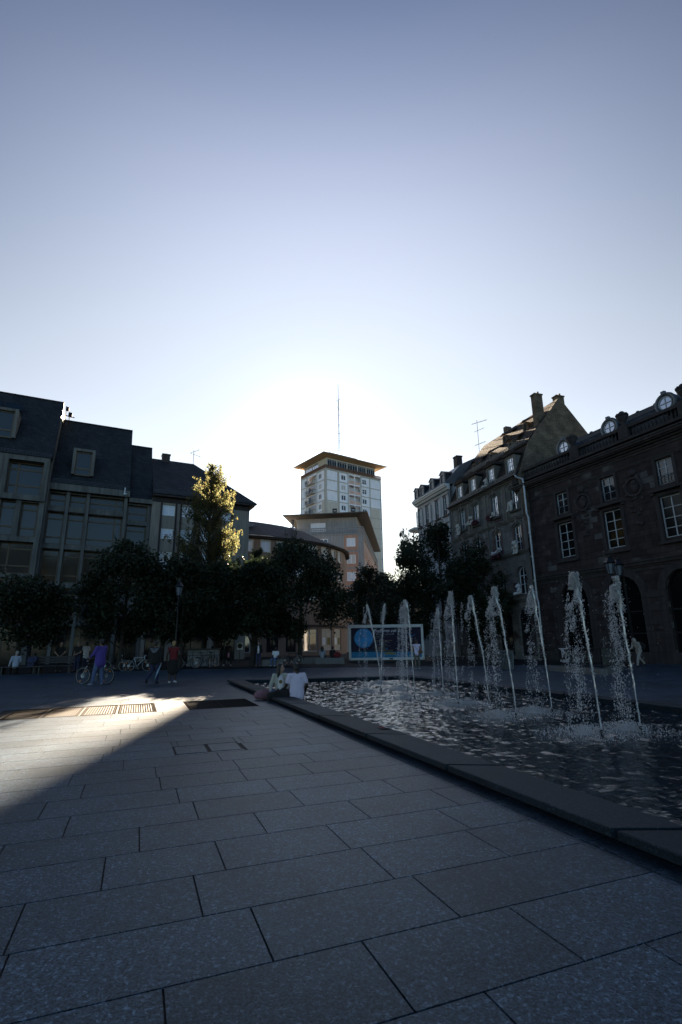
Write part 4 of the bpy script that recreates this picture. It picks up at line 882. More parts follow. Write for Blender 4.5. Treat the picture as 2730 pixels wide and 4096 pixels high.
# ================================================================== white tower
tow = thing('apartment_tower', 'tall white panelled apartment tower with an overhanging ochre roof and pink balconies', 'building', (-4.04,129.94,0), math.radians(36))
LX, LY = 19.2, 12.4; ST = 2.87; TOP = 47.2
zf = [TOP - .35 - ST*(k+1) for k in range(15)]      # floor levels
body = MB(); fops = []
for z in zf: fops += [(5.2,6.7,z+.75,z+2.15),(12.5,14.0,z+.75,z+2.15),(7.9,9.75,z+.1,z+2.62),(9.95,11.8,z+.1,z+2.62)]
wall(body, 0, LX, 0, TOP, fops, .22); 
lops = []
for z in zf: lops += [(2.0,3.4,z+.75,z+2.15),(4.7,8.7,z+.12,z+2.5),(9.5,10.7,z+.75,z+2.15)]
wall(body, 0, LY, 0, TOP, lops, .22, f=lambda x, y, z: (y, x, z))      # left face, x runs along local y
body.box(1.3, LX-.01, 1.3, LY-.01, 0, TOP); body.box(LX-.005, LX, 0, LY, 0, TOP); body.box(0, LX, LY-.005, LY, 0, TOP)
for q in fops:
    if q[1]-q[0] < 1.8: body.box(q[0],q[1],.25,.3,q[2],q[3])
body.build('wall', M['tower_white'], tow)
# lower storeys are beige
lo = MB(); lo.box(.4, 3.95, -.04, .0, 5, zf[3]+2.6); lo.box(15.3, LX-.4, -.04, 0, 5, zf[3]+2.6); lo.box(-.04, 0, .4, 1.7, 5, zf[3]+2.6); lo.build('beige_panels', M['tower_beige'], tow)
ln = MB()
for x in (0, .28, 4.0, 4.35, 7.5, 12.0, 15.2, LX): ln.box(x-.13, x+.13, -.14, -.0, 0, TOP)
for z in zf + [TOP-.35]:
    for x0, x1 in ((.41,3.87),(4.48,7.37),(12.13,15.07),(15.33,LX-.13)): ln.box(x0, x1, -.13, 0, z-.12, z+.08)
for y in (0.3, 4.1, 9.2, LY): ln.box(-.14, 0, y-.13, y+.13, 0, TOP)
for z in zf + [TOP-.35]:
    for y0, y1 in ((.43,3.97),(9.33,LY-.13)): ln.box(-.13, 0, y0, y1, z-.12, z+.08)
ln.box(-.15, LX, -.15, 0, TOP-.22, TOP); ln.box(-.15, 0, 0, LY, TOP-.22, TOP)
ln.build('grid_frame', M['tower_line'], tow)
for k, z in enumerate(zf[:7]):
    win(tow, 5.2, 6.7, z+.75, z+2.15, fm='white', gm='blind' if k == 1 else 'glass', v=(.5,), h=(), fr=.1, bar=.1, y=.05); win(tow, 12.5, 14.0, z+.75, z+2.15, fm='white', gm='glass', v=(.5,), h=(.55,) if k < 2 else (), fr=.1, bar=.1, y=.05)
    lf = lambda x, y, zz: (y, x, zz)
    win(tow, 2.0, 3.4, z+.75, z+2.15, fm='white', gm='blind' if k == 1 else 'glass', v=(.5,), h=(), fr=.1, bar=.1, y=.05, f=lf); win(tow, 9.5, 10.7, z+.75, z+2.15, fm='white', gm='curtain' if k == 1 else 'glass', v=(.5,), h=(), fr=.1, bar=.1, y=.05, f=lf)
    for xa, xb in ((7.9,9.75),(9.95,11.8)):
        q = MB(); q.box(xa, xb, .0, .1, z+.1, z+1.05); q.box(xa, xb, .05, 1.25, z+.06, z+.1); o = q.build('loggia_parapet', M['balc_pink'], tow)
        q = MB(); q.box(xb-.75, xb-.15, 1.22, 1.27, z+.2, z+2.3); q.build('loggia_door', M['white'], tow)
    q = MB(); q.box(-1.0, .0, 4.6, 8.8, z+.0, z+.12); o = q.build('balcony', M['tower_line'], tow)
    q = MB()
    for y in (4.65, 8.75): q.box(-.98, 0, y-.02, y+.02, z+1.05, z+1.1)
    q.box(-.99, -.95, 4.65, 8.75, z+1.05, z+1.1); y = 4.66
    while y < 8.76: q.box(-.985, -.955, y-.012, y+.012, z+.12, z+1.05); y += .16
    q.build('balcony_railing', M['black_metal'], o)
    q = MB(); q.box(1.2, 1.28, 5.0, 6.6, z+.15, z+2.2); q.build('balcony_door', M['glass'], tow); q = MB(); q.box(1.2,1.27,6.7,8.5,z+.9,z+2.2); q.build('balcony_window', M['white_worn'], tow)
pb = MB(); zb_ = TOP+.002
pb.box(-.25, LX+.2, -.25, .0, zb_, zb_+.2); pb.box(-.25, LX+.2, -.25, 0, zb_+.75, zb_+.92); pb.box(-.25, 0, .0, LY+.2, zb_, zb_+.2); pb.box(-.25, 0, 0, LY+.2, zb_+.75, zb_+.92)
x = -.25
while x < LX+.2: pb.box(x, x+.16, -.22, -.03, zb_+.2, zb_+.75); x += .42
x = 0
while x < LY+.2: pb.box(-.22, -.03, x, x+.16, zb_+.2, zb_+.75); x += .42
pb.box(-.25, LX+.2, -.20, -.05, zb_+.42, zb_+.54); pb.box(-.20,-.05,0,LY+.2,zb_+.42,zb_+.54); pb.build('pierced_parapet', M['tower_brown'], tow)
ph = MB(); ph.box(.6, LX-1.6, .4, LY-.6, TOP, 50.4); ph.build('penthouse_wall', M['cream'], tow)
pxs = [.75, 4.0, 7.5, 11.2, 14.3, LX-1.75]
for a_, b_ in zip(pxs, pxs[1:]): win(tow, a_+.1, b_-.1, TOP+.7, 50.05, fm='white_worn', gm='glass_blue', v=(.25,.5,.75), h=(.82,), fr=.08, bar=.05, y=.3, name='penthouse_window')
for a_, b_ in ((4.2,7.2),(7.5,10.8)): win(tow, a_, b_, TOP+.7, 50.05, fm='white_worn', gm='glass_bright', v=(.33,.66), h=(.8,), fr=.08, bar=.06, y=.5, name='penthouse_window', f=lambda x, y, zz: (y, x, zz))
rf = MB(); o4 = [(-1.7,-1.7),(LX+1.4,-1.7),(LX+1.4,LY+2.1),(-1.7,LY+2.1)]; i4 = [(.5,.3),(LX-1.5,.3),(LX-1.5,LY-.5),(.5,LY-.5)]
rf.v = [(*p, 50.9) for p in o4] + [(*p, 50.42) for p in i4] + [(*p, 51.05) for p in o4] + [(*p, 51.4) for p in i4]
rf.f = [(0,1,5,4),(1,2,6,5),(2,3,7,6),(3,0,4,7),(8,9,13,12),(9,10,14,13),(10,11,15,14),(11,8,12,15),(12,13,14,15),(0,8,9,1),(1,9,10,2),(2,10,11,3),(3,11,8,0)]
rf.build('overhanging_roof', M['soffit'], tow)
mr = MB(); mr.box(3.6, 12.2, 3.2, 9, 51.3, 53.0); mr.build('machine_room', M['tower_white'], tow); mr = MB(); mr.box(3.0, 12.8, 2.6, 9.6, 53.0, 53.2); mr.box(12.8,14.4,3,4.5,51.4,52.3); mr.build('machine_room_roof', M['zinc_dark'], tow)
# lattice antenna mast
am = thing('antenna_mast', 'slender lattice antenna mast standing on the roof of the white tower', 'antenna', (-.4,133.6,53.2))
q = MB(); H_ = 15.6
for k in range(3):
    a_ = 2*PI*k/3; q.cyl((.28*math.cos(a_),.28*math.sin(a_),0),(.12*math.cos(a_),.12*math.sin(a_),H_), .085, .06, 6)
for i in range(22):
    z = H_*i/22; r0_ = .28 - .16*i/22
    for k in range(3):
        a_, b_ = 2*PI*k/3, 2*PI*(k+1)/3; q.cyl((r0_*math.cos(a_),r0_*math.sin(a_),z),(r0_*math.cos(b_),r0_*math.sin(b_),z+H_/22), .032, n=4)
q.cyl((0,0,H_),(0,0,20.6), .09, .05, 6); q.build('lattice', M['black_metal'], am)
q = MB()
for z, l, s, hh in ((5.2,1.3,-1,.8),(7.6,1.3,-1,2.2),(11.0,.6,-1,.5),(12.8,.6,1,.5),(13.3,.7,-1,1.0),(15.3,.6,-1,1.6),(16.0,.4,1,.5),(8.1,.5,1,.5),(5.5,.5,1,.5),(3.2,.5,1,.5),(2.4,.5,-1,.5),(11.1,.5,1,.4)):
    q.cyl((0,0,z),(s*l,0,z+.25*s*-1), .05, n=5); q.cyl((s*l,0,z+.25*-s),(s*l,0,z+.25*-s+hh), .045, n=5)
q.build('side_aerials', M['black_metal'], am)
def tv_aerial(label, loc, h, rz, arms):
    t = thing('tv_aerial', label, 'aerial', loc, rz, 'television aerials on the roofs')
    q = MB(); q.cyl((0,0,0),(0,0,h), .025, n=6); q.build('pole', M['black_metal'], t)
    for z, l, tl, ne in arms:
        q = MB(); a_, b_ = V((-l*.35,0,z-l*.35*tl)), V((l*.65,0,z+l*.65*tl)); q.cyl(a_, b_, .015, n=5)
        for k in range(ne): p = a_.lerp(b_, (k+.5)/ne); q.cyl(p+V((0,-.25,0)), p+V((0,.25,0)), .008, n=4); q.cyl(p+V((0,0,-.09)), p+V((0,0,.09)), .008, n=4)
        q.build('antenna_arm', M['black_metal'], t)
tw = lambda x, y, z: tuple(tan.matrix_world @ V((x, y, z)))
bpy.context.view_layer.update()
tv_aerial('thin aerial with tilted arms on the hipped roof left of the golden tree', tw(9.25,4.3,18.9), 1.75, .4, [(1.2,1.3,-.25,4),(1.55,1.0,.5,5)])
tv_aerial('tall aerial with three arms above the pale shuttered house', tuple(pal.matrix_world @ V((7.6,4.6,22.3))), 4.6, .3, [(4.3,2.1,.4,10),(3.3,1.4,.5,4),(1.6,1.5,.45,9)])
tv_aerial('small aerial just above the ridge of the bear house', tuple(ted.matrix_world @ V((9.3,4.9,23.5))), 1.0, .4, [(.8,.9,.2,5),(.6,.8,.2,5)])
q = MB(); q.ell((0,0,.09), (.07,.13,.07), 8, 6); q.ell((0,.12,.17), (.045,.05,.045), 8, 5); q.prism([(-.03,-.1,.08),(.03,-.1,.08),(.02,-.26,.05),(-.02,-.26,.05)], (0,0,0), (0,0,.015)); q.prism([(-.01,.16,.17),(.01,.16,.17),(0,.21,.165)], (0,0,0), (0,0,.01)); q.box(-.03,-.02,0,.01,0,.05); q.box(.02,.03,0,.01,0,.05)
bird = q.build('bird', M['black_metal']); bird.location = tw(6.7,4.3,19.45); bird.rotation_euler = (0,0,.9); tag(bird, 'dark bird perched on the chimney of the tan house', 'bird')
# ------------------------------------------------------------------ trees
def leaf_quad(vs, fs, p, s, rnd, droop=0):
    a = V((rnd.gauss(0,1), rnd.gauss(0,1), rnd.gauss(0,.7)-droop)).normalized(); b = a.cross(V((rnd.gauss(0,1), rnd.gauss(0,1), rnd.gauss(0,1)))).normalized(); n = a.cross(b)
    o = len(vs); w_ = s*.42
    vs += [tuple(p - a*s*.5), tuple(p + b*w_ + a*s*.05 + n*s*.12), tuple(p + a*s*.55), tuple(p - b*w_ + a*s*.05 + n*s*.12)]
    fs += [(o, o+1, o+2), (o, o+2, o+3)]
def broad_tree(label, x, y, ztop, zbot, rx, seed, leaves=8000, name='maple_tree', size=.2, group='dark leafy trees along the square', rag=1.0, ry=None, lm='leaf_dark', front=99):
    rnd = random.Random(seed); t = thing(name, label, 'tree', (x, y, 0), 0, group); ry = ry or rx
    zc = (ztop + zbot)/2; rz = (ztop - zbot)/2
    tk = MB(); hb = zbot + rz*.55
    tk.tube([(0,0,0),(.05,.02,1.2),(.02,.05,zbot*.8),(.1,0,hb),(.05,.1,zc+rz*.5)], [.22,.17,.15,.12,.04], 8)
    cl = []
    for i in range(int(34*rag)):
        # irregular crown: clump centres mostly near the skin of a lumpy ellipsoid
        a = rnd.uniform(0, 2*PI); u = rnd.uniform(-.95, 1); q = math.sqrt(max(0, 1-u*u)); rr_ = rnd.uniform(.45, 1.0)
        lump = 1 + .22*noise.noise(V((math.cos(a)*1.7+seed, math.sin(a)*1.7, u*2)))
        cl.append((V((rx*.82*q*rr_*math.cos(a)*lump, ry*.82*q*rr_*math.sin(a)*lump, zc + rz*.86*u*lump)), rnd.uniform(.55, 1.05)*rx*.30))
    cl.append((V((rnd.uniform(-.3,.3)*rx*.4, 0, ztop-rz*.14)), rx*.2))
    for c, r_ in cl[::2]:
        b0 = V((.05,.03, min(max(zbot*.8, c.z-1.6), zc))); m_ = b0.lerp(c, .5) + V((0,0,-.15)); tk.tube([b0, m_, c], [.06,.04,.015], 5)
    tk.build('trunk', M['bark'], t, True)
    vs, fs = [], []; per = leaves // len(cl)
    for c, r_ in cl:
        for k in range(per):
            d = V((rnd.gauss(0,1), rnd.gauss(0,1), rnd.gauss(0,.75))); d = d.normalized()*r_*(rnd.random()**.45)*1.15
            leaf_quad(vs, fs, c + d, size*rnd.uniform(.6,1.25), rnd, .2)
        for k in range(3):       # twigs that break the outline
            d = V((rnd.gauss(0,1), rnd.gauss(0,1), rnd.gauss(.35,.7))).normalized(); 
            for j in range(14): leaf_quad(vs, fs, c + d*r_*(.8+.07*j) + V((rnd.gauss(0,.06), rnd.gauss(0,.06), rnd.gauss(0,.06))), size*rnd.uniform(.5,1), rnd, .2)
    me = MB(); me.v = vs; me.f = [f_ for f_ in fs if vs[f_[0]][1] + y < front]; me.build('crown', M[lm], t)
    return t
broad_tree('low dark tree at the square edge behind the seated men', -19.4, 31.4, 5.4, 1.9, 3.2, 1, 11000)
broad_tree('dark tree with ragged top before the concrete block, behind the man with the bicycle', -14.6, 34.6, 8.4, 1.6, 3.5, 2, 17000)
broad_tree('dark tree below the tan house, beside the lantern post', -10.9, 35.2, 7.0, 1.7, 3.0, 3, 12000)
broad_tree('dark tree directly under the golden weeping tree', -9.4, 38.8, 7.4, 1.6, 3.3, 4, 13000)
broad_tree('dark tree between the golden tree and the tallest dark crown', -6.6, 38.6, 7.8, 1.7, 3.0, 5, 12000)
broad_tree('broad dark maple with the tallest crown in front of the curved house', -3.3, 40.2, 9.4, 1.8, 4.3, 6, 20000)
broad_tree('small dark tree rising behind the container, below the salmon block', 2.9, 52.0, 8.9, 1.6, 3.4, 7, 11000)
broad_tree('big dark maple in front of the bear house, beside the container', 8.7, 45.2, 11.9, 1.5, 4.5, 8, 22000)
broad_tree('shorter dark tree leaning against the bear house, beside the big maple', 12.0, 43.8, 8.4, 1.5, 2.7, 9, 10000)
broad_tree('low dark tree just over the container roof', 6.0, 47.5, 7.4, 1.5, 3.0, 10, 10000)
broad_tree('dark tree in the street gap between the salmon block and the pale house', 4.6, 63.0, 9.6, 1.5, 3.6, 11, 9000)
# unseen plane trees, added behind and over the camera to darken the near paving
for k, (x, y, lab) in enumerate(((-11,-2.0,'added unseen plane tree behind the viewpoint, towards the bicycle side'),(0,-2.2,'added unseen plane tree right behind the viewpoint'),(11,-2.0,'added unseen plane tree behind the viewpoint, towards the palace'))):
    broad_tree(lab, x, y, 18.0, 8.6, 7.4, 40+k, 17000, 'added_shade_tree', .66, 'unseen plane trees added to shade the near paving', 2.2, 7.0, 'leaf_added', 4.3)
def weeping_tree(label, x, y, ztop, zbot, r, seed):
    rnd = random.Random(seed); t = thing('weeping_tree', label, 'tree', (x, y, 0))
    tk = MB(); tk.tube([(0,0,0),(.1,0,zbot),(.0,.05,(zbot+ztop)/2),(-.05,0,ztop-.3)], [.24,.19,.11,.02], 8)
    vs, fs = [], []
    for i in range(230):
        u = rnd.random()**.95; z = zbot + 1.6 + (ztop-zbot-1.8)*u; prof = r*min(1,(1-u)**.55*1.08)*(.6+.6*rnd.random())*(1.0 if u > .12 else .85) + .22
        a = rnd.uniform(0, 2*PI); tip = V((prof*math.cos(a), prof*math.sin(a), z + .35*prof)); st_ = V((0,0,max(zbot, z-.7*prof)))
        tk.tube([st_, st_.lerp(tip,.5)+V((0,0,.22*prof)), tip], [.045,.03,.01], 5)
        for k in range(int(4+5*prof)):
            q = rnd.uniform(.35, 1.06); p0 = st_.lerp(tip, q) + V((rnd.gauss(0,.12), rnd.gauss(0,.12), .12*prof*(1-q)))
            ln = rnd.uniform(.35, 1.15)*(.45 + .55*(1-u)); sw = V((rnd.gauss(0,.07), rnd.gauss(0,.07), 0))
            for j in range(int(ln/.045)):
                f_ = j*.045; leaf_quad(vs, fs, p0 + sw*f_*2 + V((rnd.gauss(0,.05), rnd.gauss(0,.05), -f_)), rnd.uniform(.08,.16), rnd, 1.0)
    tk.build('trunk', M['bark'], t, True); me = MB(); me.v, me.f = vs, fs; me.build('crown', M['leaf_gold'], t)
    return t
weeping_tree('tall sunlit golden green weeping tree in front of the tan house', -10.9, 41.2, 16.6, 2.4, 3.0, 21)
def pine(label, x, y, ztop, zbot, r, seed):
    rnd = random.Random(seed); t = thing('pine_tree', label, 'tree', (x, y, 0), 0, 'pine trees on the square')
    tk = MB(); tk.tube([(0,0,0),(.05,0,zbot),(0,.05,ztop-.2)], [.2,.15,.02], 7); nd = MB()
    for i in range(60):
        u = rnd.random(); z = zbot + (ztop-zbot)*u; ln = r*(1-u*.82)*rnd.uniform(.55,1.1); a = rnd.uniform(0,2*PI); st_ = V((0,0,z-.3)); tip = V((ln*math.cos(a), ln*math.sin(a), z+ln*rnd.uniform(.1,.45)))
        tk.tube([st_, st_.lerp(tip,.5)-V((0,0,.08)), tip], [.04,.03,.012], 5)
        for q in range(7):
            p = st_.lerp(tip, .4+.1*q) + V((rnd.gauss(0,.13), rnd.gauss(0,.13), rnd.gauss(0,.08))); ax = ((tip-st_).normalized()*.5 + V((0,0,.9))).normalized()
            for k in range(30):
                d = (ax*rnd.uniform(.1,1) + V((rnd.gauss(0,.55), rnd.gauss(0,.55), rnd.gauss(0,.55)))).normalized(); s_ = d.orthogonal().normalized()*.016; l_ = rnd.uniform(.16,.3); b_ = p + ax*rnd.uniform(0,.25)
                nd.add([b_-s_, b_+s_, b_+d*l_], [(0,1,2)])
    tk.build('trunk', M['bark'], t, True); nd.build('crown', M['needle'], t)
pine('dark pine with upright candles beside the golden weeping tree', -7.5, 45.2, 9.6, 3.5, 2.0, 31)
pine('open airy pine between the white tower and the pale house', 6.5, 51.8, 12.6, 3.5, 2.3, 32)

# ------------------------------------------------------------------ fountain jets
m, nt_, Nq, Lq, bq = newmat('spray_water')
setp(bq, Roughness=.12, IOR=1.33); bq.inputs['Base Color'].default_value = (.95,.97,1.0,1); bq.inputs['Transmission Weight'].default_value = .55
tr_ = Nq.new('ShaderNodeBsdfTranslucent'); tr_.inputs['Color'].default_value = (.95,.97,1,1); gl_ = Nq.new('ShaderNodeBsdfGlossy'); gl_.inputs['Roughness'].default_value = .12; gl_.inputs['Color'].default_value = (.95,.97,1,1)
mx_ = Nq.new('ShaderNodeMixShader'); mx_.inputs[0].default_value = .62; Lq.new(bq.outputs[0], mx_.inputs[1]); Lq.new(tr_.outputs[0], mx_.inputs[2])
my_ = Nq.new('ShaderNodeMixShader'); my_.inputs[0].default_value = .22; Lq.new(mx_.outputs[0], my_.inputs[1]); Lq.new(gl_.outputs[0], my_.inputs[2]); Lq.new(my_.outputs[0], Nq['Material Output'].inputs['Surface'])
M['spray'] = m
OCT = [V((1,0,0)),V((-1,0,0)),V((0,1,0)),V((0,-1,0)),V((0,0,1)),V((0,0,-1))]
OF = [(0,2,4),(2,1,4),(1,3,4),(3,0,4),(2,0,5),(1,2,5),(3,1,5),(0,3,5)]
def drop(mb, p, r, rnd, st=1.0):
    q = Quaternion(V((rnd.gauss(0,1),rnd.gauss(0,1),rnd.gauss(0,1))).normalized(), rnd.uniform(0,3)) if st < 1.4 else Quaternion((1,rnd.gauss(0,.12),rnd.gauss(0,.12),0)).normalized()
    s_ = V((r*rnd.uniform(.6,1.2), r*rnd.uniform(.6,1.2), r*st*rnd.uniform(.8,1.3))); mb.add([p + q @ V((v_.x*s_.x, v_.y*s_.y, v_.z*s_.z)) for v_ in OCT], OF)
JL = {'A':'farthest left jet of the fountain, leaning left with a thin double fall','B':'slim jet at the back of the basin with a ragged head','C':'jet with a broad misty head before the container poster','D':'jet whose stream runs up along the misty head in front of the container',
      'E':'short plump jet beside the container corner','F':'tall jet with a smooth glassy bulb at its head','G':'jet that arches to one side in an open loop','H':'jet with a wide tattered head in front of the bear house',
      'I':'jet with a torn sheet of water hanging below its head, before the drainpipe','J':'tallest nearest jet with a thick white head before the palace arch','K':'jet with a thick white head nearest the right-hand lamp post'}
HEAD = dict(A=(.06,.20,.5),B=(.10,.14,.6),C=(.17,.20,1.7),D=(.09,.14,1.0),E=(.11,.12,1.0),F=(.14,.10,1.0),G=(.09,.26,.5),H=(.15,.17,1.3),I=(.12,.20,.8),J=(.16,.15,1.6),K=(.15,.13,1.4))
for nm, bx_, by_, ax_, ay_, az_ in JETS:
    rnd = random.Random(nm); hr, dx, den = HEAD[nm]; t = thing('fountain_jet', JL[nm], 'fountain jet', (bx_, by_, .02), 0, 'water jets of the fountain')
    H_ = az_ - .02; off = V((ax_-bx_, ay_-by_, 0)); view = V((bx_, by_, 0)).normalized(); side = V((-view.y, view.x, 0))      # side = to the left seen from the camera
    nz = MB(); nz.cyl((0,0,-.15),(0,0,.10), .03, .022, 10); nz.build('nozzle', M['black_metal'], t)
    s_ = MB(); pts, rad = [], []; n = 64
    for i in range(n+1):
        u = i/n; z = .1 + (H_-.1)*u; wob = .018*u
        p = off*(u**1.6) + V((noise.noise(V((z*5,bx_*9,0)))*wob*1.6, noise.noise(V((z*5,by_*9,4)))*wob*1.6, z)); pts.append(p)
        rad.append((.009 + .010*u)*(1 + .55*noise.noise(V((z*9, bx_*3, 2)))) + (.018*max(0, u-.75)/.25))
    s_.tube(pts, rad, 7)
    for i in range(420):       # rough beads around the rising stream
        u = rnd.random()**.75; k = min(n-1, int(u*n)); p = pts[k] + V((rnd.gauss(0,1), rnd.gauss(0,1), rnd.gauss(0,1.5)))*(.010 + .03*u*u); drop(s_, p, rnd.uniform(.004,.013)*(.7+.5*u), rnd, 1.3)
    s_.build('stream', M['spray'], t, True)
    top = off + V((0,0,H_)); h = MB()
    for i in range(int(1900*max(.6, den))):      # the head where the water turns over
        a = rnd.uniform(0, 2*PI); q = rnd.random()**.55; v_ = rnd.random()**1.25; zz = top.z + .02 - .62*v_
        wgt = noise.noise(V((math.cos(a)*1.3, v_*4, bx_*3))); 
        if wgt < -.12 - .1*(1-v_): continue
        rr_ = hr*(.34+.75*v_+.25*wgt)*q; sh_ = side*(dx*.5*v_)
        drop(h, V((top.x + rr_*math.cos(a) + sh_.x, top.y + rr_*math.sin(a) + sh_.y, zz + .05*wgt)), rnd.uniform(.004,.013)*(1.25-.6*v_), rnd, 1.3)
    h.build('head', M['spray'], t, True)
    sp = MB()
    for i in range(int(13*den)+3):      # ragged strands of falling drops
        l0 = dx*rnd.uniform(.1,.9); d0 = rnd.gauss(0,.05); v0 = rnd.uniform(.0,.45); gap = rnd.uniform(.25,.6); drift = rnd.gauss(.025,.03); k0 = rnd.random()*9
        for j in range(int(rnd.uniform(150,300))):
            v_ = v0 + (1-v0)*rnd.random()**1.2; 
            if noise.noise(V((v_*9, k0, i))) < gap-.45: continue
            c_ = top + side*(l0 + drift*4*math.sqrt(max(0,v_-v0*.6)) + rnd.gauss(0,.010+.022*v_)) + view*(d0*(1+2*v_) + rnd.gauss(0,.03))
            drop(sp, V((c_.x, c_.y, top.z*(1-v_)*.97+.03)), rnd.choice((.0022,.003,.003,.004,.005,.006,.0085)), rnd, 1.9)
    for i in range(int(90*den)):
        v_ = rnd.random(); c_ = top + side*rnd.gauss(dx*.8, .10+.08*v_) + view*rnd.gauss(0,.15); drop(sp, V((c_.x, c_.y, top.z*(1-v_)*.97+.03)), rnd.choice((.003,.004,.005,.008)), rnd, 1.5)
    for i in range(60): drop(sp, top*rnd.uniform(.1,1) + V((rnd.gauss(0,.2), rnd.gauss(0,.2), rnd.gauss(0,.15))), rnd.uniform(.003,.008), rnd, 1.2)
    sp.v = [(p[0],p[1],max(p[2],.0)) for p in sp.v]
    stuff(sp.build('falling_spray', M['spray'], t, True))
    fm = MB(); c_ = side*(dx*1.5) + off*.5; k_ = .46 if nm in 'FHIJK' else .36
    for i in range(2200 if nm in 'FHIJK' else 1400):
        a = rnd.uniform(0, 2*PI); q = abs(rnd.gauss(0,.55)); rr_ = k_*q*1.5; hh = .15*math.exp(-q*q*1.8)*rnd.random()**2.0
        drop(fm, V((c_.x+rr_*math.cos(a), c_.y+rr_*math.sin(a), .01+hh)), rnd.uniform(.003,.008), rnd, 1.6)
    for i in range(240):
        a = rnd.uniform(0, 2*PI); q = rnd.random()**.5; drop(fm, V((c_.x+k_*1.9*q*math.cos(a), c_.y+k_*1.9*q*math.sin(a), .022)), rnd.uniform(.006,.015), rnd, .35)
    stuff(fm.build('splash', M['spray'], t, True))
# ------------------------------------------------------------------ people
def remesh(o, vox, disp=0):
    r = o.modifiers.new('one_surface', 'REMESH'); r.mode = 'VOXEL'; r.voxel_size = vox; r.use_smooth_shade = True
    s = o.modifiers.new('soft', 'SMOOTH'); s.factor = .5; s.iterations = 3
    if disp:
        tx = bpy.data.textures.get('folds') or bpy.data.textures.new('folds', 'CLOUDS'); tx.noise_scale = .11
        d = o.modifiers.new('folds', 'DISPLACE'); d.texture = tx; d.strength = disp; d.mid_level = .5; d.texture_coords = 'LOCAL'
    return o
STAND = dict(pel=(0,0,.95), che=(0,.01,1.27), nec=(0,0,1.45), hea=(0,.025,1.62), shL=(-.185,0,1.41), shR=(.185,0,1.41), elL=(-.235,-.03,1.14), elR=(.235,-.03,1.14), wrL=(-.245,.05,.90), wrR=(.245,.05,.90),
             hiL=(-.095,0,.92), hiR=(.095,0,.92), knL=(-.105,.025,.50), knR=(.105,.025,.50), anL=(-.11,0,.09), anR=(.11,0,.09), toL=(-.13,.15,.03), toR=(.13,.15,.03), look=(0,1,0))
